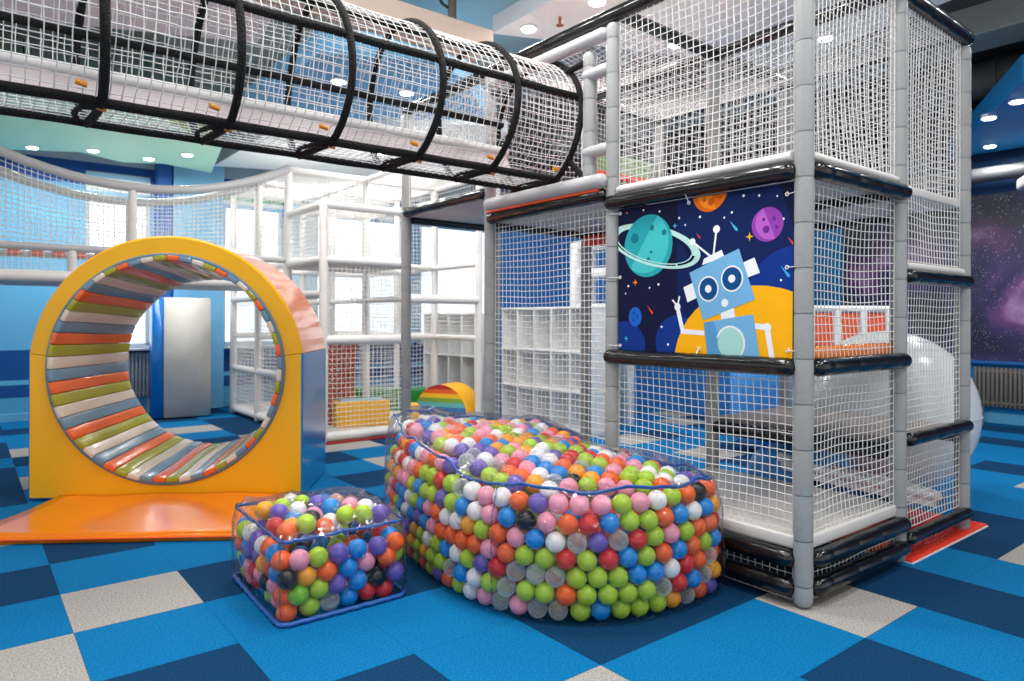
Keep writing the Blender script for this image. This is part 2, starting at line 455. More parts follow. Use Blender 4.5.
# ---------------------------------------------------------------- grey climbing tower
X0, X1, X2 = 2.94, 3.888, 4.775
Y0, Y1, Y2, Y3 = 1.63, 2.79, 3.98, 5.17
tower = thing('climbing_tower', (3.88, 2.85, 0), 'tall grey-posted netted climbing tower with black padded rails behind the big bag of balls', 'climbing tower')
def post(x, y, z0, z1, t=tower, r=.042, m_='post', name='post', tie=.2):
    m = MB(); m.roll((x, y, z0), (x, y, z1), r, 16, 0, tie, 1, True, .965)
    return part(name, m, [M[m_], M['tie'] if m_ == 'post' else M['postw']], t)
for x, y, z1 in ((X0, Y0, 3.02), (X0, Y1, 2.99), (X0, Y2, 3.02), (X0, Y3, 3.02), (X1, Y0, 2.99), (X2, Y0, 2.95), (X1, Y1, 2.99), (X2, Y1, 2.99), (X1, Y2, 2.99), (X2, Y2, 2.99), (X1, Y3, 2.99)):
    post(x, y, 1.9 if (x, y) == (X2, Y2) else 0, z1)
post(X0, 2.98, 2.1, 2.88)
def rail(a, b, r=.042, m_='black', t=tower, name='padded_rail', tie=.24, label=None):
    m = MB(); m.roll(a, b, r, 14, 0, tie, None, True, .965)
    return part(name, m, M[m_], t, label)
o = .03
# left face, from the near corner back
for z, dz in ((.085, 0), (.21, 0), (1.068, 0), (1.946, 0)): rail((X0 - o, Y0 + .02, z), (X0 - o, Y1 + .03, z), .042)
rail((X0, Y0 - .05, 3.03), (X0, Y3 + .05, 3.03), .042, name='top_rail')
rail((X0 - .03, Y1 + .02, 2.0), (X0 - .03, Y2 - .02, 1.985), .042)
rail((X0 - .06, Y1 - .0, 2.075), (X0 - .06, Y2 - .03, 2.075), .045, 'greyroll', label='light grey padded rail under the net tunnel mouth')
rail((X0 - .02, Y1 + .03, 2.935), (X0 - .02, Y2 - .03, 2.935), .04, 'greyroll', label='light grey padded rail above the net tunnel mouth')
for z in (2.27, 2.73): rail((X0 - .01, Y1 + .02, z), (X0 - .015, 3.02, z), .036, 'greyroll', name='short_rail', tie=1)
rail((X0 - .02, Y2, 2.17), (X0 - .02, Y3, 2.17), .04)
rail((X0, Y3, 2.12), (X1, Y3, 2.12), .04); rail((X1, Y2, 2.12), (X1, Y3, 2.12), .04)
for z in (.13, 1.0): rail((X0, Y2, z), (X0, Y1, z), .04) if z < .5 else None
# right face
for z in (.085, .21, 1.068, 1.95): rail((X0 + .03, Y0 - o, z), (X1 + .03, Y0 - o, z), .042)
for z in (.118, .645, 1.515): rail((X1 + .03, Y0 - o, z), (X2 + .02, Y0 - o, z), .037)
rail((X0 - .05, Y0 - .02, 3.03), (X2 + .04, Y0 - .02, 2.985), .042, name='top_rail')
# inner and far rails
for y in (Y1, Y2): rail((X0, y, 3.05), (X2, y, 3.02), .04, name='top_rail')
for x in (X1, X2): rail((x, Y0, 3.03), (x, Y2, 3.03), .04, name='top_rail')
rail((X1, Y1, .575), (X1, Y0 + .04, .575), .045)
rail((X2, Y0, .575), (X2, Y1, .575), .04)
for z in (1.065, 1.955): rail((X1, Y1, z), (X0, Y1, z), .04); 
rail((X0, Y2, .2), (X1, Y2, .2), .04); rail((X0, Y2, 1.955), (X2, Y2, 1.955), .04)
rail((X1, Y1, 1.955), (X2, Y1, 1.955), .04); rail((X2, Y0, 1.955), (X2, Y2, 1.955), .04); rail((X1, Y0, 1.955), (X1, Y2, 1.955), .04)
# decks
def slab(c, d, name, mats, t=tower, label=None, b=.01):
    m = MB(); m.box(c, d, b=b, seg=2); return part(name, m, mats, t, label)
slab(((X0 + X1) / 2, (Y0 + Y1) / 2, .28), (X1 - X0 + .02, Y1 - Y0 + .02, .06), 'deck', M['deckw'], label='white low deck inside the netting')
slab(((X1 + X2) / 2 + .03, (Y0 + Y1) / 2, .62), (X2 - X1 - .06, Y1 - Y0, .05), 'deck', M['deckg'], label='brown-grey step deck')
slab(((X0 + X1) / 2, (Y0 + Y1) / 2, 1.985), (X1 - X0, Y1 - Y0, .05), 'deck', M['under'])
slab(((X1 + X2) / 2, (Y0 + Y1) / 2 , 1.985), (X2 - X1, Y1 - Y0, .05), 'deck', M['under'])
slab(((X0 + X1) / 2, (Y1 + Y2) / 2, 1.985), (X1 - X0, Y2 - Y1, .05), 'deck', M['under'])
slab(((X1 + X2) / 2, (Y1 + Y2) / 2, 1.985), (X2 - X1, Y2 - Y1, .05), 'deck', M['under'])
slab(((X0 + X1) / 2, (Y2 + Y3) / 2, 2.15), (X1 - X0, Y3 - Y2, .03), 'deck', M['under'])
slab((X0 - .045, (Y1 + Y2) / 2, 2.028), (.05, Y2 - Y1 - .1, .022), 'deck_edge', M['orangered'], label='orange-red edge strip between grey and black rails', b=.006)
slab(((X0 + X1) / 2, Y0 + .04, 1.13), (X1 - X0 - .08, .05, .06), 'deck_edge', M['orange'], label='ridged orange mat edge')
slab((X1 - .06, (Y1 + Y2) / 2, 1.885), (.03, Y2 - Y1 - .1, .09), 'deck_edge', M['redmat'], label='red edge board under the upper deck')
slab((X1 + .45, Y2 + .02, 2.46), (.8, .03, .05), 'guard_board', M['redmat'], label='red guard board inside the upper storey')
slab((X1 + .45, Y2 + .05, 2.42), (.8, .02, .46), 'guard_panel', mat('leaf_green_panel', '#7fa566', .5), label='light green panel inside the upper storey')
slab(((X0 + X1) / 2 , (Y1 + Y2) / 2, 2.03), (X1 - X0 - .1, Y2 - Y1 - .1, .03), 'deck_mat', M['redmat'], label='red mat on the upper deck')
# nets
CELL = .04
def sagf(a, du, dv, nrm, sag, seed):
    a = V(a); du = V(du); dv = V(dv); nrm = V(nrm); ph = seed * 1.7
    def f(u, v):
        s = math.sin(PI * u) * math.sin(PI * v)
        wob = .003 * math.sin(7 * u + ph) * math.sin(5 * v + ph * .6) * min(1, 6 * u, 6 * (1 - u))
        drop = -.010 * s - .004 * math.sin(9 * u + ph) * min(1, 5 * v, 5 * (1 - v))
        return a + du * u + dv * v + nrm * (sag * s + wob) + V((0, 0, drop))
    return f
NS = 0
def netp(a, du, dv, nrm=(0, 0, 0), sag=.02, r=.0024, cell=CELL, t=tower, m_='net', jit=.02):
    global NS; NS += 1
    nu = max(2, round(V(du).length / cell)); nv = max(2, round(V(dv).length / cell))
    m = MB(); m.net(sagf(a, du, dv, nrm, sag, NS), nu, nv, r, 0, jit)
    return part('net_panel', m, M[m_], t)
L1 = Y1 - Y0 - .1; L2 = X1 - X0 - .1; L3 = X2 - X1 - .1
e = .05
# left face
netp((X0, Y0 + e, .02), (0, L1, 0), (0, 0, .2), (-1, 0, 0), .0, cell=.038, r=.002)
netp((X0, Y0 + e, .25), (0, L1, 0), (0, 0, .79), (1, 0, 0), .03)
netp((X0, Y0 + e, 2.0), (0, L1, 0), (0, 0, 1.02), (1, 0, 0), .03, r=.0028)
netp((X0 - .02, Y0 + e, 2.0), (.02, 0, 0), (0, L1, 0), (0, 0, 0), 0)
netp((X0 + .01, Y1 + e, .1), (0, Y2 - Y1 - .1, 0), (0, 0, 1.86), (1, 0, 0), .02)
netp((X0, Y2 + e, 2.22), (0, Y3 - Y2 - .1, 0), (0, 0, .8), (1, 0, 0), .02)
# right face
netp((X0 + e, Y0, .02), (L2, 0, 0), (0, 0, .2), (0, 1, 0), 0, cell=.038, r=.002)
netp((X0 + e, Y0, .25), (L2, 0, 0), (0, 0, .79), (0, 1, 0), .03)
netp((X0 + e, Y0, 1.1), (L2, 0, 0), (0, 0, .83), (0, 1, 0), .03)
netp((X0 + e, Y0, 2.0), (L2, 0, 0), (0, 0, 1.02), (0, 1, 0), .03, r=.0028)
netp((X1 + e, Y0, .16), (L3, 0, 0), (0, 0, .42), (0, 1, 0), .02)
netp((X1 + e, Y0, .69), (L3, 0, 0), (0, 0, .79), (0, 1, 0), .02)
netp((X1 + e, Y0, 1.56), (L3, 0, 0), (0, 0, 1.42), (0, 1, 0), .02, r=.0028)
# upper storey: white foam edge at the foot of the upper nets
rail((X0 - .01, Y0 + .05, 2.015), (X0 - .01, Y1 - .05, 2.015), .022, 'postw', name='net_foot_pad', tie=.04, label='white net-wrapped pad at the foot of the net')
rail((X0 + .05, Y0 - .01, 2.015), (X1 - .05, Y0 - .01, 2.015), .018, 'postw', name='net_foot_pad', tie=.04)
rail((X1 + .05, Y0 - .01, 1.57), (X2 - .05, Y0 - .01, 1.57), .022, 'postw', name='net_foot_pad', tie=.04)
# inner nets
netp((X1, Y0 + e, 2.03), (0, L1, 0), (0, 0, .98), (1, 0, 0), .02, m_='net2')
netp((X0 + e, Y1, 2.03), (L2, 0, 0), (0, 0, .95), (0, 1, 0), .02, m_='net2')
netp((X1 + e, Y1, 2.03), (L3, 0, 0), (0, 0, .95), (0, 1, 0), .02, m_='net2')
netp((X2, Y0 + e, 2.03), (0, L1, 0), (0, 0, .95), (1, 0, 0), .02, m_='net2')
netp((X1 + e, Y2, 2.03), (L3, 0, 0), (0, 0, .95), (0, 1, 0), .02, m_='net2')
netp((X1 + e, Y1, 1.65), (L3, 0, 0), (0, 0, .3), (0, 1, 0), .02, m_='net'); rail((X1, Y1, 1.63), (X2, Y1, 1.63), .022, 'postw', name='net_foot_pad', tie=.3)
netp((X0 + e, Y2, 2.03), (L2, 0, 0), (0, 0, .95), (0, 1, 0), .02, m_='net2')
netp((X0 + e, Y1 + e, 3.02), (L2, 0, 0), (0, L1, 0), (0, 0, -1), .06, m_='net2')
netp((X1 + e, Y0 + e, 3.0), (L3, 0, 0), (0, 2.3, 0), (0, 0, -1), .06, m_='net2')
# ---------------------------------------------------------------- net tunnel
TYC, TZC, TR = 3.455, 2.514, .405
tun = thing('net_tunnel', (1.4, TYC, TZC - TR), 'suspended round crawl tunnel of white netting and black ropes running into the grey tower', 'net tunnel')
def cir(x, deg, r=TR, sag=0): a = math.radians(deg); return V((x, TYC - r * math.cos(a), TZC + r * math.sin(a) - sag))
RINGS = []
RXS = [2.927 - .4985 * k for k in range(8)]
for k, x in enumerate(RXS):
    m = MB(); pts = []
    for q in range(40):
        a = q * 9
        p = cir(x + .012 * math.sin(math.radians(a * 2 + k * 50)), a, TR + .008 + .005 * math.sin(math.radians(a * 3 + 40 * k)))
        p.z = max(p.z, TZC - TR * math.sin(math.radians(62)) - .006); pts.append(p)
    m.tube(pts, .019, 8, 0, False, None, True)
    RINGS.append(part('rope_ring', m, M['rope'], tun))
ANG = [90, 16, 164, -62, -118]
xa, xb = -.7, 2.94
for g in ANG:
    m = MB(); m.tube([cir(xa + (xb - xa) * q / 60, g, TR - .004, .004 * abs(math.sin(PI * (xb - xa) * q / 60 / .51))) for q in range(61)], .022, 8)
    part('rope_rail', m, M['rope'], tun)
m = MB()
def tf(u, v):
    x = xa + (xb - xa) * v; a = 360 * u - 62
    p = cir(x, a, TR - .004 - .007 * abs(math.sin(PI * (x - RXS[0]) / .4985)) + .002 * math.sin(a * .21 + x * 9))
    p.z = max(p.z, TZC - TR * math.sin(math.radians(62)) + .004); return p
m.net(tf, 52, 78, .0023, 0, .05, True); part('net_sleeve', m, M['net'], tun)
m = MB(); m.tube([cir(xa, -166, TR - .05), cir(xb, -166, TR - .05)], .03, 12); part('edge_roll', m, M['postw'], tun, 'white padded roll along the far edge of the crawl mat')
m = MB(); m.grid(lambda u, v: cir(xa + (xb - xa) * v, -143 - 22 * u, TR - .03), 6, 20); m.grid(lambda u, v: cir(xa + (xb - xa) * v, -143 - 22 * u, TR - .05), 6, 20)
part('crawl_mat', m, mat('crawl_mat_mauve', '#b9aeb0', .6, .3), tun, 'mauve-grey crawl mat')
for k, x in enumerate(RXS[:-1]):
    for dx, dg in ((-.05, -50), (.03, -66)):
        c = cir(x + dx - .02, dg, TR + .005); m = MB()
        m.tube([c + V((-.02, 0, .004)), c, c + V((.02, 0, -.004))], .012, 8)
        part('clip', m, M['orail'], RINGS[k], 'amber clip')
    m = MB(); m.tube([cir(x - .01, -62, TR + .0), cir(x - .02, -64, TR + .02), cir(x - .05, -72, TR - .02), cir(x - .06, -100, TR - .05), cir(x - .03, -118, TR)], .013, 6); part('under_strap', m, M['rope'], tun)
for a, b in ((cir(2.92, 45), (X0 - .01, 3.0, 2.82)), (cir(2.92, -40), (X0 - .01, 3.01, 2.12)), (cir(2.92, 135), (X0 - .01, Y2 - .05, 2.87)), (cir(2.92, -118), (X0 - .03, 3.79, 2.07))):
    m = MB(); m.tube([a, (V(a) + V(b)) / 2, b], .02, 8); part('tie_strap', m, M['rope'], tun)

# ---------------------------------------------------------------- banner on the tower
ban = thing('printed_banner', (X0 - .02, 2.2, 1.1), 'navy vinyl space banner with a waving light blue robot, tied to the grey tower', 'banner')
BX = X0 - .015
BW, BH = 1.075, .81
MN = {k: mat('print_' + k, c, .5, .12, bump=.12, bscale=7) for k, c in dict(navy='#0e1438', navy2='#0a2054', blue='#0e3488', teal='#43c0c4', teal2='#27a0ac', teal3='#147684', pale='#b9e2dc', orange='#fb8c1f', orange2='#e06a10', orange3='#c6560c', purple='#b45cc4', purple2='#8f3fa8', purple3='#6d2a88',
      yellow='#fdb515', robot='#74b2dc', robot2='#5b9dcd', white='#eef2f7', eye='#0f4c86', red='#e5472a', sky='#48b4e6', belly='#a9dcd6', small='#1b62c4', small2='#124a9e', grey='#9ba6bb').items()}
MK = list(MN); MI = {k: i for i, k in enumerate(MK)}
bm_ = MB()
def bp(u, v, lay):   # u from the far post, v up from the lower rail; the sheet bellies slightly between its ties
    s = .010 * math.sin(PI * u / BW) * math.sin(PI * v / BH) + .003 * math.sin(9 * u + 3 * v)
    return (BX - s - lay * .0005, 2.732 - u * .987, 1.102 + v * .987)
m = bm_
m.grid(lambda a, b: bp(a * BW, b * BH, 0), 30, 24, MI['navy'])
m.grid(lambda a, b: bp(a * BW, b * BH, -4), 30, 24, MI['grey'])
def clip(poly):
    def cut(P, ins, inter):
        out = []
        for i in range(len(P)):
            a, b = P[i - 1], P[i]
            if ins(b):
                if not ins(a): out.append(inter(a, b))
                out.append(b)
            elif ins(a): out.append(inter(a, b))
        return out
    for ax, lim, sgn in ((0, .004, 1), (0, BW - .004, -1), (1, .004, 1), (1, BH - .004, -1)):
        ins = lambda p: (p[ax] - lim) * sgn >= 0
        inter = lambda a, b: tuple(a[k] + (b[k] - a[k]) * (lim - a[ax]) / (b[ax] - a[ax]) for k in (0, 1))
        if not poly: return poly
        poly = cut(poly, ins, inter)
    return poly
def fill(poly, col, lay):
    poly = clip([(p[0] * 1.036 - .012, p[1] * 1.042 + p[0] * .006 - .049) for p in poly])
    if len(poly) < 3: return
    # cut into strips so that the print follows the belly of the sheet
    b2 = bmesh.new()
    vs = [b2.verts.new((p[0], p[1], 0)) for p in poly]
    try: f = b2.faces.new(vs)
    except Exception: b2.free(); return
    bmesh.ops.triangulate(b2, faces=[f])
    for ax in (0, 1):
        for q in range(1, 12):
            no = V((1, 0, 0)) if ax == 0 else V((0, 1, 0))
            bmesh.ops.bisect_plane(b2, geom=list(b2.verts) + list(b2.edges) + list(b2.faces), plane_co=no * q * .09, plane_no=no)
    b2.verts.index_update()
    m.add([bp(v.co.x, v.co.y, lay) for v in b2.verts], [[v.index for v in f.verts] for f in b2.faces], MI[col], True)
    b2.free()
def ell(cx, cy, rx, ry=None, n=40, a=0, t0=0, t1=2 * PI):
    ry = ry or rx; out = []
    for k in range(n):
        t = t0 + (t1 - t0) * k / n
        x, y = rx * math.cos(t), ry * math.sin(t)
        x, y = rot2(x, y, a); out.append((cx + x, cy + y))
    return out
def disc(cx, cy, r, col, lay, ry=None, a=0): fill(ell(cx, cy, r, ry, 40, a), col, lay)
def ring(cx, cy, rx, ry, w_, col, lay, a=0, t0=0, t1=2 * PI):
    n = 48
    o_ = [rot2(rx * math.cos(t0 + (t1 - t0) * k / n), ry * math.sin(t0 + (t1 - t0) * k / n), a) for k in range(n + 1)]
    i_ = [rot2((rx - w_) * math.cos(t0 + (t1 - t0) * k / n), (ry - w_ * .45) * math.sin(t0 + (t1 - t0) * k / n), a) for k in range(n + 1)]
    for k in range(n): fill([(cx + p[0], cy + p[1]) for p in (o_[k], o_[k + 1], i_[k + 1], i_[k])], col, lay)
def line(pts, w_, col, lay):
    for (x0, y0), (x1, y1) in zip(pts, pts[1:]):
        L = math.hypot(x1 - x0, y1 - y0); nx, ny = -(y1 - y0) / L * w_ / 2, (x1 - x0) / L * w_ / 2
        fill([(x0 + nx, y0 + ny), (x1 + nx, y1 + ny), (x1 - nx, y1 - ny), (x0 - nx, y0 - ny)], col, lay)
def star(cx, cy, r, col, lay):
    fill([(cx + (r if k % 2 == 0 else r * .3) * math.cos(k * PI / 4 + PI / 2), cy + (r if k % 2 == 0 else r * .3) * math.sin(k * PI / 4 + PI / 2)) for k in range(8)], col, lay)
# night sky
fill([(.42, .0), (.42, .9), (.95, .9), (1.07, .55), (1.07, .0)], 'navy2', 1)
disc(1.06, .30, .24, 'blue', 2); disc(.42, .10, .14, 'blue', 2); disc(.06, .08, .15, 'blue', 2, .13); fill([(.0, .0), (.0, .05), (.5, .03), (.5, 0)], 'blue', 2)
# ringed planet: back of the rings, ball, front of the rings
ra = -.27
ring(.262, .605, .315, .105, .055, 'pale', 3, ra, 0, PI); ring(.262, .605, .245, .075, .02, 'navy', 4, ra, 0, PI)
disc(.226, .607, .165, 'teal2', 5); fill([(x, y) for x, y in ell(.206, .622, .160, None, 48) if (x - .226) ** 2 + (y - .607) ** 2 < .1652 ** 2], 'teal', 6)
for x, y, r in ((.135, .655, .027), (.252, .70, .015), (.335, .668, .016), (.25, .572, .008), (.232, .535, .012), (.15, .56, .0)):
    if r: disc(x, y, r, 'teal3', 7)
ring(.262, .605, .315, .105, .03, 'pale', 8, ra, PI * 1.02, 2 * PI); ring(.262, .605, .27, .085, .012, 'pale', 8, ra, PI * 1.05, 2 * PI)
ring(.262, .605, .315, .105, .055, 'pale', 8, ra, PI * 1.72, 2 * PI); ring(.262, .605, .283, .092, .018, 'navy', 9, ra, PI * 1.74, 2 * PI)
# orange planet
disc(.613, .838, .10, 'orange2', 3); fill([(x, y) for x, y in ell(.638, .848, .10, None, 48) if (x - .613) ** 2 + (y - .838) ** 2 < .1002 ** 2], 'orange', 4)
disc(.625, .785, .018, 'orange3', 5); disc(.585, .80, .010, 'orange3', 5); disc(.675, .80, .008, 'orange3', 5)
# purple planet
disc(.923, .644, .078, 'purple2', 3); fill([(x, y) for x, y in ell(.942, .652, .078, None, 48) if (x - .923) ** 2 + (y - .644) ** 2 < .0782 ** 2], 'purple', 4)
disc(.918, .622, .017, 'purple3', 5); disc(.955, .668, .009, 'purple3', 5); disc(.968, .628, .008, 'purple3', 5); disc(.905, .668, .008, 'purple3', 5)
disc(.14, .233, .046, 'small', 3, .052)
for x, y in ((.13, .255), (.155, .235), (.128, .215)): disc(x, y, .009, 'small2', 4)
# yellow planet and robot
disc(.855, .0, .455, 'yellow', 4, .372)
line([(.585, .151), (.455, .158), (.424, .278)], .024, 'white', 5); disc(.455, .158, .014, 'white', 5); disc(.424, .282, .019, 'white', 6)
line([(.424, .285), (.392, .318)], .009, 'white', 6); line([(.424, .285), (.438, .335)], .009, 'white', 6)
line([(.86, .187), (.925, .180), (.957, .0)], .026, 'white', 5); disc(.925, .18, .02, 'white', 5)
fill([(.682, .25), (.755, .275), (.768, .205), (.690, .195)], 'white', 6)
fill([(.585, .203), (.857, .240), (.895, .004), (.605, .004)], 'robot', 7); fill([(.585, .203), (.64, .21), (.72, .004), (.605, .004)], 'robot2', 8)
disc(.735, .105, .080, 'white', 8, .083); disc(.735, .105, .071, 'belly', 9, .074)
line([(.636, .515), (.518, .601)], .010, 'white', 5); line([(.642, .515), (.659, .649)], .010, 'white', 5); disc(.518, .601, .018, 'white', 6); disc(.659, .649, .019, 'white', 6)
fill([(.578, .482), (.588, .512), (.690, .548), (.705, .512)], 'white', 6)
fill([(.463, .378), (.53, .402), (.552, .326), (.487, .303)], 'white', 6); fill([(.80, .478), (.862, .499), (.890, .428), (.825, .408)], 'white', 6)
fill([(.501, .449), (.783, .546), (.867, .308), (.581, .213)], 'robot', 7)
for x, y in ((.615, .365), (.747, .408)):
    disc(x, y, .060, 'white', 8, .062); disc(x, y, .052, 'eye', 9, .054); disc(x, y, .019, 'white', 10)
disc(.708, .295, .019, 'white', 8)
for x, y, r, c in ((.141, .417, .02, 'orange'), (.835, .597, .021, 'yellow'), (1.019, .77, .013, 'yellow'), (.404, .693, .016, 'sky'), (.073, .115, .018, 'sky'), (.075, .80, .009, 'orange')): star(x, y, r, c, 3)
for x, y, L, c in ((.247, .266, .045, 'red'), (.554, .626, .03, 'red'), (1.045, .548, .05, 'red'), (.754, .651, .05, 'sky'), (1.013, .423, .05, 'sky')):
    fill([(x - L * .5, y + L * .62), (x + L * .35, y - L * .2), (x + L * .38, y - L * .45), (x + L * .12, y - L * .35)], c, 3)
rs = random.Random(5)
for x, y in ((.30, .78), (.27, .74), (.43, .73), (.56, .72), (.19, .80), (.80, .79), (.97, .765), (.88, .78), (.30, .40), (.32, .18), (.36, .09), (.47, .69), (1.0, .66), (.99, .39), (.74, .72), (.52, .33), (.07, .36), (.70, .70), (.24, .385), (.09, .40)): disc(x, y, .0045 + rs.random() * .002, 'white', 3)
sheet = part('printed_sheet', bm_, [MN[k] for k in MK], ban)
for u, v in ((.02, .785), (.02, .42), (.02, .03), (BW - .03, .755), (BW - .03, .42), (BW - .025, .04), (.5, .785), (.56, .03)):
    c = V(bp(u, v, 12)); m = MB()
    m.tube([c + V((0, .008 * math.cos(k * PI / 8), .008 * math.sin(k * PI / 8))) for k in range(16)], .0025, 6, 0, False, None, True)
    if u < .1: m.tube([c, c + V((-.012, .03, 0)), (X0 - .045, 2.78, c.z)], .002, 6)
    elif u > .9: m.tube([c, c + V((-.012, -.03, .0)), (X0 - .045, 1.65, c.z)], .002, 6)
    else: m.tube([c, c + V((-.03, 0, .04 if v > .5 else -.04))], .003, 6)
    part('grommet_tie', m, M['matw'], sheet)

# ---------------------------------------------------------------- rolling wheel of the soft play set
WC = V((1.135, 5.357, 0)); WU = V((.827, -.562, 0)).normalized(); WN = V((-WU.y, WU.x, 0))
def wl(u, z, w_): return WC + WU * u + WN * w_ + V((0, 0, z))
ZC, RO, WD, ZJ = .92, .94, .85, 1.03
whl = thing('walk_through_wheel', WC, 'big yellow padded arch with a round hole lined in striped padded slats', 'play wheel')
RH = .798
def outer(a):
    c, s = math.cos(a), math.sin(a)
    if ZC + RO * s >= ZJ - 1e-6: return RO * c, ZC + RO * s
    k = 1e9
    if abs(c) > 1e-9: k = min(k, RO / abs(c) * .998)
    if s < 0: k = min(k, (ZC - .012) / -s)
    return c * k, ZC + s * k
def wheel_piece(name, a0, a1, side, label):
    m = MB(); n = 60
    cor = []
    for ca in (math.atan2(-(ZC - .012), RO), PI - math.atan2(-(ZC - .012), RO)):
        for q in (ca, ca + 2 * PI):
            if a0 < q < a1: cor.append(q)
    A = sorted([a0 + (a1 - a0) * k / n for k in range(n + 1)] + cor)
    O = [outer(a) for a in A]; I = [(RH * math.cos(a), ZC + RH * math.sin(a)) for a in A]
    IB = [((RH - .05) * math.cos(a), ZC + (RH - .05) * math.sin(a)) for a in A]
    def strip(P, wp, Q, wq, mi):
        k = len(P); vs = [wl(*P[i], wp) for i in range(k)] + [wl(*Q[i], wq) for i in range(k)]
        m.add(vs, [[i, i + 1, k + i + 1, k + i] for i in range(k - 1)], mi, False)
    b = .014
    Os = [(x * (1 - b / RO), ZC + (z - ZC) * (1 - b / RO)) for x, z in O]
    strip(Os, 0, I, 0, 0); strip(Os, WD, IB, WD, 0)
    strip(O, b, Os, 0, 1 if a0 > 1 else 0); strip(O, WD - b, Os, WD, 0)
    strip(O, b, O, WD - b, 1); strip(I, 0, IB, WD, 0)
    for e_ in (0, -1): m.add([wl(*O[e_], b), wl(*I[e_], 0), wl(*IB[e_], WD), wl(*O[e_], WD - b)], [[0, 1, 2, 3]], 0)
    return part(name, m, [M['yellow'], side], whl, label)
aj = math.asin((ZJ - ZC) / RO)
wheel_piece('arch_pad', aj + .002, PI - aj - .002, mat('salmon_orange_vinyl', '#f0814a', .12, .6, coat=.6), 'yellow upper arch with a glossy orange rim')
wheel_piece('base_block', PI - aj + .002, 2 * PI + aj - .002, M['bluev'], 'yellow lower block with glossy blue sides')
m = MB(); m.tube([wl((RH + .004) * math.cos(k * PI / 48), ZC + (RH + .004) * math.sin(k * PI / 48), -.008) for k in range(96)], .015, 8, 0, False, None, True)
part('hole_piping', m, M['piping'], whl)
NSL = 56
for k in range(NSL):
    bm = bmesh.new(); bmesh.ops.create_cube(bm, size=1)
    for v in bm.verts: v.co = V((v.co.x * .0838, v.co.y * .93, v.co.z * .036))
    bmesh.ops.bevel(bm, geom=list(bm.edges), offset=.009, segments=2, affect='EDGES', profile=.6)
    for ax in range(1, 7):
        bmesh.ops.bisect_plane(bm, geom=list(bm.verts) + list(bm.edges) + list(bm.faces), plane_co=(0, -.465 + .133 * ax, 0), plane_no=(0, 1, 0))
    bm.verts.index_update()
    vs = []
    for v in bm.verts:
        wv = v.co.y + .445
        tp = 1 - .10 * (wv / WD)
        r_ = (.778 + v.co.z) * tp + .004 * math.sin(v.co.y * 9 + k)
        a = 2 * PI * (k + 1.5) / NSL + (v.co.x / .77)
        vs.append(wl(r_ * math.cos(a), ZC - .0 + r_ * math.sin(a), wv - .01))
    m = MB(); m.add(vs, [[v.index for v in f.verts] for f in bm.faces], 0, True); bm.free()
    part('slat', m, M[('s_or', 's_gr', 's_cr', 's_bl')[k % 4]], whl)
m = MB()
for u in (-.8, .8):
    for w_ in (.12, .73): m.box(wl(u, .007, w_), (.09, .09, .014), b=.004)
part('foot_pad', m, M['dark'], whl)
# orange landing mat
mc = wl(.065, 0, -.485)
m = MB(); ang = math.atan2(WU.y, WU.x)
bm = bmesh.new(); bmesh.ops.create_cube(bm, size=1)
for v in bm.verts: v.co = V((v.co.x * 1.57, v.co.y * .95, v.co.z * .05))
bmesh.ops.subdivide_edges(bm, edges=[e_ for e_ in bm.edges if abs((e_.verts[0].co - e_.verts[1].co).z) < .01], cuts=14, use_grid_fill=True)
bmesh.ops.bevel(bm, geom=[e_ for e_ in bm.edges if len(e_.link_faces) == 2 and e_.calc_face_angle(0) > .8], offset=.014, segments=3, affect='EDGES')
bm.verts.index_update(); vs = []
for v in bm.verts:
    x, y, z = v.co
    if z > 0: z += .006 * math.sin(x * 4.1 + 1) * math.sin(y * 5) + .004 * math.sin(x * 11 + y * 7)
    if y < -.45: y -= .004 * math.sin(x * 13)
    px, py = rot2(x, y, ang); vs.append((mc.x + px, mc.y + py, z + .027))
m.add(vs, [[v.index for v in f.verts] for f in bm.faces], 0, True); bm.free()
m2 = m
mt = thing('landing_mat', mc, 'flat glossy orange mat on the carpet at the foot of the yellow arch', 'mat')
mcv = part('mat_cover', m2, M['orange'], mt)
m = MB(); q = [wl(u, .026, -.962) for u in (-.71, -.3, .2, .84)]; m.tube(q, .006, 6); part('front_seam', m, M['orangered'], mcv, 'darker orange-red edge seam')

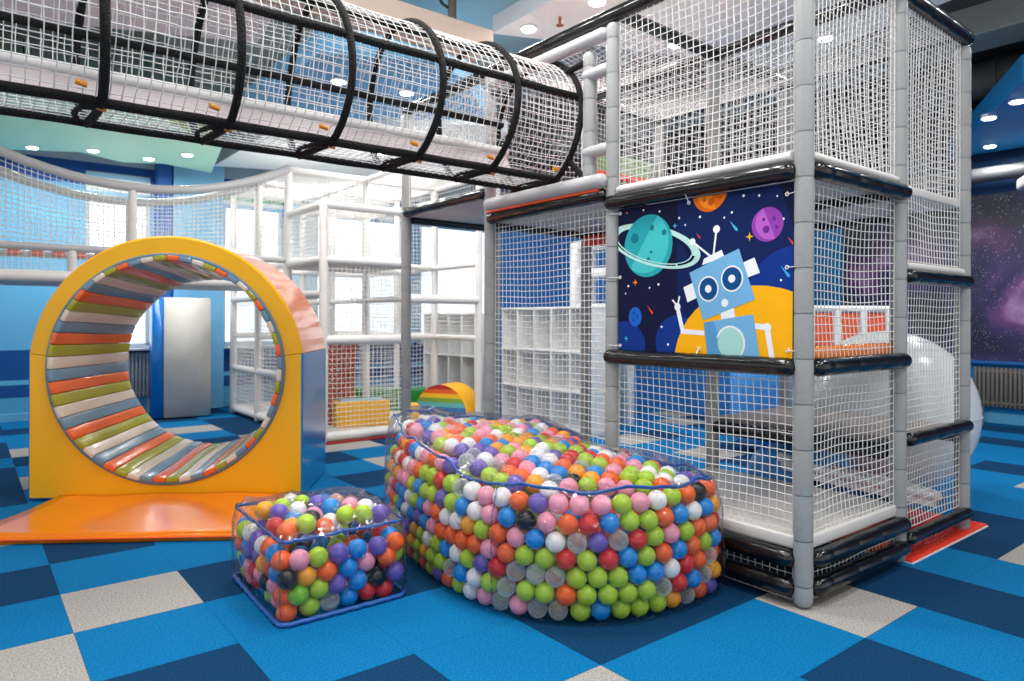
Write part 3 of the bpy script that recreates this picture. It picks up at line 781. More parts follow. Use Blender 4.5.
# ---------------------------------------------------------------- clear bags of plastic balls
BR = .0435
def chaikin(P, n):
    for _ in range(n):
        Q = []
        for i in range(len(P)):
            a, b = P[i], P[(i + 1) % len(P)]
            Q.append((a[0] * .75 + b[0] * .25, a[1] * .75 + b[1] * .25)); Q.append((a[0] * .25 + b[0] * .75, a[1] * .25 + b[1] * .75))
        P = Q
    return P
class Bag:
    """footprint polygon starting at the near corner; corners = indices of its four corners"""
    def __init__(s, poly, corners, tops, name):
        s.p = poly; s.k = corners; s.name = name; s.tops = tops
        s.q = [poly[i] for i in corners]
        s.c = (sum(p[0] for p in s.q) / 4, sum(p[1] for p in s.q) / 4)
        P = []
        for i in range(len(poly)):
            a, b = poly[i], poly[(i + 1) % len(poly)]; n = max(1, int(math.hypot(b[0] - a[0], b[1] - a[1]) / .12))
            P += [(a[0] + (b[0] - a[0]) * k / n, a[1] + (b[1] - a[1]) * k / n) for k in range(n)]
        s.curve = chaikin(P, 3)
    def inset(s, d):
        C = s.curve; n = len(C); out = []
        for i in range(n):
            a, b = C[i - 1], C[(i + 1) % n]
            ex, ey = b[0] - a[0], b[1] - a[1]; L = math.hypot(ex, ey); nx, ny = ey / L, -ex / L
            if (s.c[0] - C[i][0]) * nx + (s.c[1] - C[i][1]) * ny < 0: nx, ny = -nx, -ny
            out.append((C[i][0] + nx * d, C[i][1] + ny * d))
        return out
    def h(s, x, y):
        # inverse-distance blend of control heights (x, y, height)
        sw = sz = 0
        for px, py, hz in s.tops:
            w_ = 1 / ((px - x) ** 2 + (py - y) ** 2 + .02) ** 1.5
            sw += w_; sz += w_ * hz
        return sz / sw
    def side(s, x, y):
        """which face of the bag a point lies against, and how far along that face (m)"""
        best = None; cum = 0; face = 0; P = s.p; n = len(P)
        for i in range(n):
            if i in s.k and i: face = s.k.index(i); cum = 0
            a, b = P[i], P[(i + 1) % n]; ex, ey = b[0] - a[0], b[1] - a[1]; L = math.hypot(ex, ey)
            t = min(1, max(0, ((x - a[0]) * ex + (y - a[1]) * ey) / L / L))
            dd = math.hypot(x - a[0] - ex * t, y - a[1] - ey * t)
            if best is None or dd < best[0]: best = (dd, face, cum + t * L)
            cum += L
        return best[1], best[2]
    def prof(s, z, hh):
        """inset of the wall at height z: rounded foot, slightly drawn in at the top"""
        f = z / hh
        d = 0
        if z < .11: d += .075 * (1 - z / .11) ** 2
        if f > .6: d += s.draw * ((f - .6) / .4) ** 2
        return d
    def fill(s, zs, sp, jit, seed):
        rnd = random.Random(seed); B = []
        for k, z in enumerate(zs):
            hh = .58
            C = s.inset(s.prof(z, hh) + BR + .004); n = len(C)
            # arc length walk starting from the near corner
            st = min(range(n), key=lambda i: (C[i][0] - s.q[0][0]) ** 2 + (C[i][1] - s.q[0][1]) ** 2)
            C = C[st:] + C[:st] + [C[st]]
            cum = [0]
            for i in range(n): cum.append(cum[-1] + math.hypot(C[i + 1][0] - C[i][0], C[i + 1][1] - C[i][1]))
            T = cum[-1]; cnt = int(T / sp)
            for q in range(cnt):
                d = (q + (.5 if k % 2 else 0)) * T / cnt
                i = max(j for j in range(n) if cum[j] <= d); f = (d - cum[i]) / (cum[i + 1] - cum[i] + 1e-9)
                x = C[i][0] + (C[i + 1][0] - C[i][0]) * f; y = C[i][1] + (C[i + 1][1] - C[i][1]) * f
                if z > s.h(x, y) - BR - .01: continue
                B.append([x + rnd.uniform(-jit, jit), y + rnd.uniform(-jit, jit), z + rnd.uniform(-jit, jit), 'side', k, d / T])
        # crown
        a = s.q[0]; b = s.q[1]; L = math.hypot(b[0] - a[0], b[1] - a[1]); ux, uy = (b[0] - a[0]) / L, (b[1] - a[1]) / L
        vx, vy = -uy, ux
        if (s.c[0] - a[0]) * vx + (s.c[1] - a[1]) * vy < 0: vx, vy = -vx, -vy
        C = s.inset(BR + .02 + s.draw * .8); row = 0; v = .0
        while v < 2.4:
            for q in range(-8, 40):
                u = q * sp * 1.0 + (sp / 2 if row % 2 else 0)
                x = a[0] + ux * u + vx * v; y = a[1] + uy * u + vy * v
                if not inside(x, y, C): continue
                z = s.h(x, y) - BR + .004 + s.mound * (1 - abs(2 * ((x - s.c[0]) ** 2 + (y - s.c[1]) ** 2) / .5)) + rnd.uniform(-jit, jit) * 3
                if any((x - p[0]) ** 2 + (y - p[1]) ** 2 + (z - p[2]) ** 2 < (1.72 * BR) ** 2 for p in B): continue
                B.append([x + rnd.uniform(-jit, jit), y + rnd.uniform(-jit, jit), z, 'top', row, u])
            v += sp * .87; row += 1
        return B
def inside(x, y, P):
    r_ = False; n = len(P)
    for i in range(n):
        (x1, y1), (x2, y2) = P[i - 1], P[i]
        if (y1 > y) != (y2 > y) and x < (x2 - x1) * (y - y1) / (y2 - y1) + x1: r_ = not r_
    return r_
big = Bag([(1.785, 2.415), (1.86, 2.255), (1.945, 2.135), (2.065, 2.03), (2.27, 1.94), (2.54, 1.90), (2.785, 1.92), (2.855, 2.05), (2.86, 2.5), (2.865, 3.3), (2.6, 3.62), (2.1, 3.78), (1.95, 3.70), (1.83, 3.3), (1.76, 2.86), (1.755, 2.61)], [0, 6, 9, 11],
          [(1.83, 2.46, .58), (2.05, 2.15, .585), (2.3, 2.02, .575), (2.74, 2.0, .565), (2.86, 2.6, .55), (2.35, 2.75, .64), (2.5, 2.35, .615), (2.86, 3.3, .67), (2.4, 3.3, .68), (2.08, 3.7, .745), (1.9, 3.1, .66)], 'big'); big.draw = .06
sml = Bag([(1.02, 2.825), (1.62, 2.815), (1.68, 3.45), (1.045, 3.57)], [0, 1, 2, 3],
          [(1.05, 2.87, .375), (1.6, 2.85, .375), (1.64, 3.43, .375), (1.1, 3.49, .375), (1.33, 3.15, .385)], 'small'); sml.draw = .02; sml.wave = .002; sml.mound = .02; big.mound = .02; big.wave = .012
Bb = big.fill([.047 + .0745 * k for k in range(10)], .0882, .003, 3)
Bs = sml.fill([.046 + .070 * k for k in range(5)], .088, .008, 9)
ORD = 'first second third fourth fifth sixth seventh eighth ninth tenth eleventh twelfth thirteenth fourteenth fifteenth sixteenth seventeenth eighteenth nineteenth twentieth'.split() + ['%d%s' % (n, 'st' if n % 10 == 1 else 'nd' if n % 10 == 2 else 'rd' if n % 10 == 3 else 'th') for n in range(21, 60)]
KEY = {'l': 'lime', 'o': 'orange', 'r': 'red', 'b': 'blue', 'w': 'white', 'p': 'pink', 'v': 'purple', 'y': 'yellow', 'k': 'black', 'c': 'clear', 'g': 'green'}
FRONT = {('big', 0): ['cpcclbblllyc', 'clklollllcrbc', 'rccclllblbwroc', 'olllrlrblobol', 'opbwcvcrolplo', 'bkrporbllobwb', 'wovppoplpwloko', 'lvklborooplwvo'],
         ('small', 0): ['llcbyrpk', 'lglvbkvp', 'kyobpkoy', 'gplvbvor', 'yklroybp']}
PAL = 'llllllooooorrbbbbwwwwwppppvvvvyyyckl'
PALT = 'lllllppppoooobbbwwwwyyyvvvrkcc'
rc = random.Random(21)
def colour(bag, b):
    if b[3] == 'side':
        i, t = bag.side(b[0], b[1])
        row = FRONT.get((bag.name, i)) 
        if row and b[4] < len(row):
            s_ = row[b[4]]; L = math.hypot(bag.q[1][0] - bag.q[0][0], bag.q[1][1] - bag.q[0][1])
            k = int(t / .0872 + .2)
            if k < len(s_): return KEY[s_[k]]
        return KEY[rc.choice(PAL)]
    return KEY[rc.choice(PALT)]
BMESH = {}
for k, mm in BM.items():
    m = MB(); m.sphere((0, 0, 0), BR, 24, 14)
    me = m.build('ball', mm); BMESH[k] = me.data
    bpy.data.objects.remove(me)
cand = []; rest = []
fx, fy = math.sin(YAW), math.cos(YAW)
for bag, B in ((big, Bb), (sml, Bs)):
    groups = {}
    for b in B:
        b.append(colour(bag, b))
        if b[3] == 'side':
            i, t = bag.side(b[0], b[1]); key = (i, b[4]); vis = i in (0, 3); order = t if i == 0 else -t
        else: key = ('t', b[4]); vis = True; order = b[5]
        groups.setdefault(key, []).append((order, b)); b.append(vis)
    for key, L in groups.items():
        L.sort(key=lambda q: q[0])
        for n, (_, b) in enumerate(L):
            cn = BALL[b[6]][0]; nm = bag.name
            if key[0] == 't': lab = '%s ball atop the %s bag, %s row behind front seam, %s from its wheel side' % (cn, nm, ORD[key[1]], ORD[n])
            else:
                face = {('big', 0): 'near end', ('big', 3): 'long side', ('small', 0): 'near face', ('small', 3): 'mat-side face'}.get((nm, key[0]), 'far side')
                rw = 'bottom row' if key[1] == 0 else ORD[key[1]] + ' row up'
                lab = "%s ball in the %s bag's %s, %s, %s from near corner" % (cn, nm, face, rw, ORD[n])
            b.append(lab); b.append('%s balls in the %s clear bag' % (cn, nm))
            dist = math.sqrt(b[0] ** 2 + b[1] ** 2 + (b[2] - CAMH) ** 2)
            if b[3] == 'side' and b[7] and nm == 'big' and key[0] == 3 and False: pass
            (cand if b[7] else rest).append((dist, b))
cand.sort(key=lambda q: q[0])
NB = 300
for d, b in cand[:NB]:
    o_ = bpy.data.objects.new('ball', BMESH[b[6]]); COL.objects.link(o_)
    o_.location = b[:3]; o_.rotation_euler = (rc.random() * 3, rc.random() * 3, 0)
    tag(o_, b[8], 'ball', b[9])
rest += cand[NB:]
m = MB(); ks = list(BM)
for d, b in rest: m.sphere(b[:3], BR, 14, 9, ks.index(b[6]))
for bag, B in ((big, Bb), (sml, Bs)):       # the balls deeper in
    rnd = random.Random(4); C = bag.inset(.135)
    z = .05; lay = 0
    while z < .62:
        y = 1.8 + (lay % 2) * .04; row = 0
        while y < 3.8:
            x = 1.0 + (row % 2) * .044
            while x < 3:
                if inside(x, y, C) and z < bag.h(x, y) - .125: m.sphere((x + rnd.uniform(-.004, .004), y, z), BR, 10, 6, ks.index(KEY[rnd.choice(PAL.replace('c', 'l'))]))
                x += .088
            y += .077; row += 1
        z += .072; lay += 1
tag(m.build('ball_fill', [BM[k] for k in ks], None, (2.3, 2.8, 0)), 'remaining mixed colour balls deeper in and towards the far end of the bags', 'ball', None, 'stuff')

def bag_shell(bag, name, label, seam_w, bottom):
    t = thing(name, (bag.c[0], bag.c[1], 0), label, 'bag of balls')
    rnd = random.Random(8); n = 96; rings = []
    def samp(d):
        C = bag.inset(d); k = len(C)
        return [C[int(i * k / n)] for i in range(n)]
    for f in (0, .03, .08, .16, .3, .5, .7, .85, .95, 1.0):
        R = []
        base = samp(0)
        ring = samp(bag.prof(max(.004, f * .58), .58) * (.35 if f < .2 else 1) - .004)
        for i, (x, y) in enumerate(ring):
            hh = bag.h(*base[i]) + .006
            wob = .006 * math.sin(i * .9 + f * 7) * math.sin(f * PI) + .004 * math.sin(i * 2.3 + f * 15)
            dx, dy = x - bag.c[0], y - bag.c[1]; L = math.hypot(dx, dy)
            R.append(V((x + dx / L * wob, y + dy / L * wob, .004 + f * hh + (bag.wave * (math.sin(i * .8) + .5 * math.sin(i * 1.5 + 1)) - .034 if f > .97 else 0))))
        rings.append(R)
    top = rings[-1]
    for f in (.9, .75, .55, .3, .1):
        R = []
        for i, p in enumerate(top):
            x = bag.c[0] + (p.x - bag.c[0]) * f; y = bag.c[1] + (p.y - bag.c[1]) * f
            R.append(V((x, y, bag.h(x, y) + .022 + .006 * math.sin(i * .7 + f * 20) + .004 * math.sin(x * 40) * math.sin(y * 37))))
        rings.append(R)
    m = MB(); vs = [p for R in rings for p in R]; fs = []
    for j in range(len(rings) - 1):
        for i in range(n):
            i2 = (i + 1) % n; fs.append([j * n + i, j * n + i2, (j + 1) * n + i2, (j + 1) * n + i])
    fs.append([(len(rings) - 1) * n + i for i in range(n)])
    m.add(vs, fs, 0, True); fl = part('clear_film', m, M['film'], t)
    m = MB(); w_ = seam_w
    lo = [p + V((0, 0, -w_)) for p in top]; out = [p + (p - V((bag.c[0], bag.c[1], p.z))).normalized() * .003 for p in top]
    m.tube([p + V((0, 0, .002)) for p in out], .0045, 6, 0, False, None, True)
    vs = [p for p in out] + [p + V((0, 0, -w_)) for p in out]
    m.add(vs, [[i, (i + 1) % n, n + (i + 1) % n, n + i] for i in range(n)], 0, True)
    part('top_seam', m, M['bseam'], fl, 'blue piping along the upper seam')
    if bottom:
        R = rings[1]; m = MB()
        out = [p + (p - V((bag.c[0], bag.c[1], p.z))).normalized() * .008 for p in rings[1]]
        m.tube([V((p.x, p.y, .012)) for p in out], .011, 6, 0, False, None, True)
        part('bottom_seam', m, M['bseam'], fl, 'blue piping along the lower seam')
    # lifted vertical corner seams
    for ci in range(4):
        base = samp(0); i = min(range(n), key=lambda k: (base[k][0] - bag.q[ci][0]) ** 2 + (base[k][1] - bag.q[ci][1]) ** 2)
        m = MB(); m.tube([R[i] for R in rings[1:10]], .004, 6); part('corner_seam', m, M['seamc'], fl)
    return t
bag_shell(big, 'ball_bag', 'large lumpy clear plastic bag of colourful balls resting against the grey tower', .009, False)
bag_shell(sml, 'ball_bag', 'small boxy clear plastic bag of colourful balls in front of the orange mat', .008, True)
# red perforated foam tiles under the right face of the tower
t = thing('foam_mat', (4.5, 1.9, 0), 'thin red-orange studded foam mat on the carpet under the right bay of the tower', 'mat')
mst = MB(); mst.box((4.46, 2.03, .009), (1.08, .92, .018), b=.004)
m = MB(); m.box((4.46, 2.03, .003), (1.09, .935, .006)); part('mat_edge', m, M['matw'], t, 'pale cut edge')
for a in range(26):
    for b in range(5): mst.tube([(3.96 + a * .04, 1.60 + b * .026, .017), (3.96 + a * .04, 1.60 + b * .026, .023)], .009, 8)
part('mat_sheet', mst, M['redmat'], t)

# ---------------------------------------------------------------- white play frame by the windows
wf = thing('white_play_frame', (3.85, 8.1, 0), 'white padded climbing frame with pale nets between the yellow wheel and the windows', 'climbing frame')
WX = [2.87, 3.83, 4.8]; WY = [6.72, 7.7, 8.7, 9.7]
for i, x in enumerate(WX):
    for j, y in enumerate(WY):
        zt = 2.5 if (i, j) == (0, 0) else 2.95
        post(x, y, 0, zt, wf, .043, 'postw', tie=.6)
def wr(a, b, r=.042, label=None): return rail(a, b, r, 'postw', wf, tie=.6, label=label)
for z in (.075, 1.06, 1.88, 2.44): wr((WX[0], WY[0], z), (WX[1], WY[0], z), .05 if z < 1.5 else .042)
for z in (.075, 1.5, 2.95): wr((WX[1], WY[0], z), (WX[2], WY[0], z), .05 if z < 1.6 else .042)
for j in range(3):
    for z in (.075, .62, 1.53, 1.88, 2.44 if j == 0 else 2.95): wr((WX[0], WY[j], z), (WX[0], WY[j + 1], z))
    for z in (1.5, 1.93, 2.95): wr((WX[1], WY[j], z), (WX[1], WY[j + 1], z), .036)
    for z in (1.05, 1.93, 2.95): wr((WX[2], WY[j], z), (WX[2], WY[j + 1], z), .036)
for j in (1, 2, 3):
    for i in (0, 1):
        for z in (1.05, 1.93, 2.95): wr((WX[i], WY[j], z), (WX[i + 1], WY[j], z), .038)
m = MB(); m.box((3.98, 8.2, .10), (2.24, 3.0, .05), b=.01); part('platform', m, M['deckw'], wf)
m = MB(); m.box((3.35, 7.21, 1.84), (.9, .9, .03), b=.008); part('upper_platform', m, M['under'], wf)
m = MB(); m.box((3.35, 6.72, .014), (1.0, .08, .026), b=.004); part('floor_strip', m, mat('dark_red_strip', '#a3262c', .5), wf, 'dark red strip along the foot')
def wn(a, du, dv, nrm=(0, 0, 0), cell=.05): return netp(a, du, dv, nrm, .015, .0032, cell, wf, 'net')
wn((2.92, 6.72, .12), (.86, 0, 0), (0, 0, .9), (0, 1, 0)); wn((2.92, 6.72, 1.1), (.86, 0, 0), (0, 0, .74), (0, 1, 0)); wn((2.92, 6.72, 1.92), (.86, 0, 0), (0, 0, .48), (0, 1, 0))
wn((2.92, 7.7, 1.95), (.86, 0, 0), (0, 0, .98), (0, 1, 0)); wn((3.88, 7.7, .12), (.86, 0, 0), (0, 0, .92), (0, 1, 0)); wn((3.88, 7.7, 1.95), (.86, 0, 0), (0, 0, .98), (0, 1, 0)); wn((3.88, 7.7, 1.1), (.86, 0, 0), (0, 0, .8), (0, 1, 0))
wn((2.92, 9.7, .12), (.86, 0, 0), (0, 0, 1.7), (0, 1, 0)); wn((3.88, 9.7, .12), (.86, 0, 0), (0, 0, 2.8), (0, 1, 0))
for j in range(3):
    a = WY[j] + .05; L = WY[j + 1] - WY[j] - .1
    wn((2.87, a, .12), (0, L, 0), (0, 0, .46), (1, 0, 0)); wn((2.87, a, .66), (0, L, 0), (0, 0, .83), (1, 0, 0)); wn((2.87, a, 1.92), (0, L, 0), (0, 0, .48), (1, 0, 0))
    wn((4.8, a, 1.1), (0, L, 0), (0, 0, .8), (1, 0, 0))
wn((2.92, 6.77, 2.46), (.86, 0, 0), (0, .88, 0), (0, 0, -1)); wn((2.92, 7.75, 2.95), (.86, 0, 0), (0, 1.9, 0), (0, 0, -1)); wn((3.88, 6.77, 2.95), (.86, 0, 0), (0, 2.9, 0), (0, 0, -1))

# ---------------------------------------------------------------- raised walkway with a sagging handrail
ww = thing('rope_walkway', (.6, 8.2, 1.66), 'raised netted walkway with a sagging grey handrail above the yellow wheel', 'walkway')
def sag(x): return 2.56 + .17 * (x - 1.35) ** 2
for y, nm in ((7.68, 0), (8.68, 1)):
    m = MB(); m.tube([(x / 20 * 3.47 - .6, y, sag(x / 20 * 3.47 - .6)) for x in range(21)], .045, 12); part('handrail', m, M['greyroll'], ww)
    for z, r in ((1.66, .055), (1.93, .036)): rail((-1.5, y, z), (2.83, y, z), r, 'greyroll' if z > 1.8 else 'postw', ww, tie=.7)
    for x in ((1.31, .81, -.6) if nm == 0 else (1.45, .9, -.6)):
        z0, z1 = (1.93, sag(x)) if x > 1.2 else (1.66, 1.93) if x > 0 else (0, sag(x))
        post(x, y, z0 - .03, z1 - .01, ww, .036, 'postw', 'baluster', tie=.9)
    m = MB()
    m.net(lambda u, v: V((-.6 + 3.42 * u, y, 1.95 + (sag(-.6 + 3.42 * u) - 1.98) * v)), 72, 15, .0034, 0, .03); part('net_panel', m, M['net'], ww)
    m = MB(); m.net(lambda u, v: V((-.6 + 3.42 * u, y, 1.70 + .21 * v)), 72, 5, .0022, 0, .05); part('net_panel', m, M['net'], ww)
m = MB()
for k in range(22): m.box((-1.3 + k * .19, 8.63, 1.95), (.11, .05, .07), b=.01)
part('rail_blocks', m, mat('red_pink_pad', '#d86a5c', .5), ww, 'row of dull red pads on the far rail')
m = MB(); m.box((.7, 8.18, 1.64), (4.2, .95, .04), b=.01); part('walk_deck', m, M['under'], ww)

# ---------------------------------------------------------------- padded pillar block, radiators, shelves
pc = V((2.24, 9.78, 0)); a = math.atan2(-.02, .55)
t = thing('foam_column', pc, 'tall cream and blue vinyl foam column standing on the carpet behind the wheel', 'soft block')
m = MB()
def colm(m, x0, x1, w0, w1, mi=0):
    bm = bmesh.new(); bmesh.ops.create_cube(bm, size=1)
    for v in bm.verts: v.co = V(((x0 + x1) / 2 + v.co.x * (x1 - x0), (w0 + w1) / 2 + v.co.y * (w1 - w0), .78 + v.co.z * 1.52))
    bmesh.ops.bevel(bm, geom=list(bm.edges), offset=.014, segments=2, affect='EDGES')
    bm.verts.index_update(); vs = [(pc.x + rot2(v.co.x, v.co.y, -.04)[0], pc.y + rot2(v.co.x, v.co.y, -.04)[1], v.co.z) for v in bm.verts]
    m.add(vs, [[v.index for v in f.verts] for f in bm.faces], mi, True); bm.free()
colm(m, -.24, .31, -.235, .05); part('cream_half', m, M['pillarw'], t, 'cream half')
m = MB(); colm(m, -.32, .31, -.05, .30); colm(m, -.36, -.235, -.215, .1); part('blue_half', m, M['pillarb'], t, 'bright blue half')
def radiator(x, y, w_, h, z, ax, m_, label):
    t = thing('radiator', (x, y, z), label, 'radiator')
    f = (lambda a, d, zz: (x + a, y + d, zz)) if ax == 'x' else (lambda a, d, zz: (x + d, y + a, zz))
    n = int(w_ / .045); sg = -1
    m = MB()
    for k in range(n):
        a = -w_ / 2 + (k + .5) * w_ / n
        d_ = (.036, .05, h) if ax == 'x' else (.05, .036, h)
        m.box(f(a, sg * .06, z + h / 2), d_, b=.012, seg=2)
    part('fins', m, m_, t)
    m = MB()
    for zz in (z + .05, z + h - .05): m.tube([f(-w_ / 2, sg * .06, zz), f(w_ / 2, sg * .06, zz)], .02, 10)
    part('header_pipe', m, m_, t)
    m = MB(); m.tube([f(w_ / 2 - .03, sg * .06, z), f(w_ / 2 - .03, sg * .06, .0)], .012, 8); m.tube([f(w_ / 2 - .1, sg * .06, z + .02), f(w_ / 2 - .1, sg * .06, .0)], .012, 8); part('feed_pipe', m, m_, t)
    for q in (-.3, .3):
        m = MB(); c = f(q * w_, -.01, z + h * .8); m.box(c, (.04, .06, .05)); part('bracket', m, M['dark'], t)
radiator(1.83, BY - .02, .5, .6, .22, 'x', M['gradm'], 'grey ribbed radiator under the window seen through the wheel')
radiator(RX - .02, 2.4, 1.66, .48, .23, 'y', M['rad'], 'brown-grey ribbed radiator below the galaxy mural')
# galaxy mural
mm, nt, b = nodes('galaxy_print'); b.inputs['Roughness'].default_value = .5
tc = nt.nodes.new('ShaderNodeTexCoord')
def nz(sc, det, dist, off):
    mp = nt.nodes.new('ShaderNodeMapping'); mp.inputs['Location'].default_value = off; nt.links.new(tc.outputs['Object'], mp.inputs['Vector'])
    n = nt.nodes.new('ShaderNodeTexNoise'); n.inputs['Scale'].default_value = sc; n.inputs['Detail'].default_value = det; n.inputs['Distortion'].default_value = dist
    nt.links.new(mp.outputs[0], n.inputs['Vector']); return n
def ramp(src, st):
    r = nt.nodes.new('ShaderNodeValToRGB'); e = r.color_ramp.elements
    e[0].position, e[0].color = st[0][0], lin(st[0][1]); e[1].position, e[1].color = st[1][0], lin(st[1][1])
    for p, c in st[2:]: q = e.new(p); q.color = lin(c)
    nt.links.new(src, r.inputs[0]); return r
def mixc(fac, a, c2, mode='MIX'):
    x = nt.nodes.new('ShaderNodeMix'); x.data_type = 'RGBA'; x.blend_type = mode
    if isinstance(fac, float): x.inputs[0].default_value = fac
    else: nt.links.new(fac, x.inputs[0])
    nt.links.new(a, x.inputs[6]); nt.links.new(c2, x.inputs[7]); return x.outputs[2]
base = ramp(nz(1.1, 6, .6, (0, 0, 0)).outputs['Fac'], [(.32, '#0a0915'), (.45, '#1a1f45'), (.53, '#3a2c62'), (.62, '#6d3f78'), (.72, '#b08bb8')]).outputs['Color']
sp = nt.nodes.new('ShaderNodeSeparateXYZ'); nt.links.new(tc.outputs['Object'], sp.inputs[0])
mr = nt.nodes.new('ShaderNodeMapRange'); mr.inputs['From Min'].default_value = .95; mr.inputs['From Max'].default_value = 1.9; nt.links.new(sp.outputs['Z'], mr.inputs['Value'])
topc = ramp(nz(1.6, 4, .3, (5, 0, 0)).outputs['Fac'], [(.35, '#0a0c14'), (.7, '#16264a')]).outputs['Color']
col = mixc(mr.outputs[0], base, topc)
vo = nt.nodes.new('ShaderNodeTexVoronoi'); vo.inputs['Scale'].default_value = 42; nt.links.new(tc.outputs['Object'], vo.inputs['Vector'])
st = ramp(vo.outputs['Distance'], [(.08, '#ffffff'), (.17, '#000000')]).outputs['Color']
gate = ramp(nz(5, 3, 0, (9, 2, 0)).outputs['Fac'], [(.40, '#000000'), (.56, '#ffffff')]).outputs['Color']
stars = mixc(1.0, st, gate, 'MULTIPLY')
col = mixc(1.0, col, stars, 'ADD'); nt.links.new(col, b.inputs['Base Color'])
m = MB(); m.box((RX - .006, 1.2, 1.81), (.012, 7.4, 2.04))
one('wall_mural', m, mm, (RX, 1.2, .79), 'purple and navy starry galaxy print covering the wall above the brown-grey radiator', 'mural')
m = MB(); m.box((RX - .04, 1.2, .765), (.08, 7.6, .04), b=.006); m.box((RX - .03, 3.6, .42), (.06, .08, .66)); tag(m.build('trim_12', mat('ledge_blue', '#0a5da6', .5)), kind='structure')
# white cubby shelving
def cubby(cy, w_, label, z1=1.36, x=5.3, cols=4, rows=(.42, .86)):
    t = thing('cubby_shelf', (x + .2, cy, 0), label, 'shelf unit', 'white cubby shelves in a row')
    m = MB(); m.box((x + .39, cy, z1 / 2), (.015, w_, z1 - .02)); part('back_panel', m, mat('shelf_back_' + str(int(cy * 10)), '#dfe9ea', .5), t)
    for k in range(cols + 1): 
        m = MB(); m.box((x + .2, cy - w_ / 2 + k * w_ / cols * .9999 + (.011 if k == 0 else -.011 if k == cols else 0), z1 / 2), (.4, .022, z1), b=.003, seg=1); part('upright', m, M['matw'], t)
    for z in (.05,) + rows + (z1 - .012,):
        m = MB(); m.box((x + .2, cy, z), (.41, w_ + .01, .024), b=.003, seg=1); part('shelf_board', m, M['matw'], t)
    return t
cubby(8.15, 1.3, 'white open cubby shelf behind the rainbow arch block', cols=4, rows=(.78,))
cubby(6.15, 1.55, 'white open cubby shelf seen through the net beside the tower', cols=5, rows=(.48, .92), z1=1.42)
# white open play house frame standing behind the shelf
t = thing('play_house_frame', (6.3, 5.9, 0), 'white open play house frame rising behind the net and the white shelf', 'play house')
hx, hy = (6.08, 6.32), (5.75, 6.4)
for x in hx:
    for y in hy: m = MB(); m.box((x, y, 1.12), (.12, .12, 2.24), b=.01); part('corner_post', m, M['matw'], t)
for z in (1.42, 1.85, 2.2):
    for y in hy: m = MB(); m.box((sum(hx) / 2, y, z), (.24, .09, .1), b=.01); part('cross_rail', m, M['matw'], t)
    for x in hx: m = MB(); m.box((x, sum(hy) / 2, z), (.09, .65, .1), b=.01); part('cross_rail', m, M['matw'], t)
m = MB(); m.box((6.1, 6.07, .7), (.03, .6, 1.36)); part('side_board', m, M['matw'], t)

# ---------------------------------------------------------------- soft blocks and toys
rb = V((4.62, 7.12, .125)); t = thing('rainbow_arch_block', rb, 'half-round soft block striped like a rainbow with a yellow side, on the white platform', 'soft block')
ra_ = -1.08; R_ = .35
cols = ['#b02a30', '#e8622a', '#f3c22c', '#7aa23c', '#58b0b4', '#2a6aa8', '#3a3f86']
RM = [mat('rainbow_band_%d' % k, c, .4) for k, c in enumerate(cols)] + [M['yellow']]
def rp(a, z, d): x, y = rot2(a, d, ra_); return (rb.x + x, rb.y + y, rb.z + z)
m = MB(); nb = 7; H_ = .37
def hw(z): return R_ * math.sqrt(max(0, 1 - (z / H_) ** 2)) if z > 0 else R_
for d in (-.17,):
    for k in range(nb):
        z1, z0 = H_ * (1 - k / nb), H_ * (1 - (k + 1) / nb); L = []
        st_ = [z0 + (z1 - z0) * q / 6 for q in range(7)]
        arch = lambda z: .13 * math.sqrt(max(0, 1 - (z / .085) ** 2)) if z < .085 else 0
        for q in range(6):
            za, zb = st_[q], st_[q + 1]
            for sg in (-1, 1): m.add([rp(sg * arch(za), za, d), rp(sg * hw(za), za, d), rp(sg * hw(zb), zb, d), rp(sg * arch(zb), zb, d)], [[0, 1, 2, 3]], k)
part('striped_face', m, RM, t)
m = MB(); P_ = [(R_ * math.cos(q * PI / 24), H_ * math.sin(q * PI / 24)) for q in range(25)]; I_ = [(.13 * math.cos(PI - q * PI / 12), .085 * math.sin(PI - q * PI / 12)) for q in range(13)]
m.prism(P_ + I_, -.168, .24, rp); part('block_body', m, M['yellow'], t, 'plain yellow body')
def softblock(c, d, rz, m_, name, label, top=None):
    t = thing(name, c, label, 'soft block'); m = MB(); m.box((c[0], c[1], c[2] + d[2] / 2), d, rz, 0, .02, 3); bc_ = part('block_cover', m, m_, t)
    if top: m = MB(); m.box((c[0], c[1], c[2] + d[2] + .008), (d[0] * .8, d[1] * .8, .016), rz, 0, .006); part('top_patch', m, top, bc_, 'pale blue and white top')
    return t
softblock((3.40, 6.95, .125), (.58, .26, .27), -.25, M['yellow'], 'foam_block', 'yellow box-shaped soft block with a pale blue top behind the white net', mat('pale_blue_top', '#9fc6d4', .4))
softblock((4.2, 8.0, .125), (1.1, .3, .27), -.62, M['green'], 'foam_block', 'long green soft block behind the yellow box-shaped block')
softblock((3.98, 6.88, .125), (.16, .2, .2), -.4, M['yellow'], 'foam_block', 'small yellow block peeking out beside the grey post and the big bag')
t = thing('woven_barrel', (3.24, 7.45, .125), 'red-brown woven webbing barrel behind the net of the white frame', 'play barrel')
m = MB()
for s_ in (-1, 1):
    for k in range(22): m.tube([(3.24 + (.32 - .04 * math.sin(PI * q / 14)) * math.cos(k * PI / 11 + s_ * q * .16), 7.45 + (.32 - .04 * math.sin(PI * q / 14)) * math.sin(k * PI / 11 + s_ * q * .16), .14 + q * .062) for q in range(15)], .014, 4)
part('webbing', m, M['wick'], t)
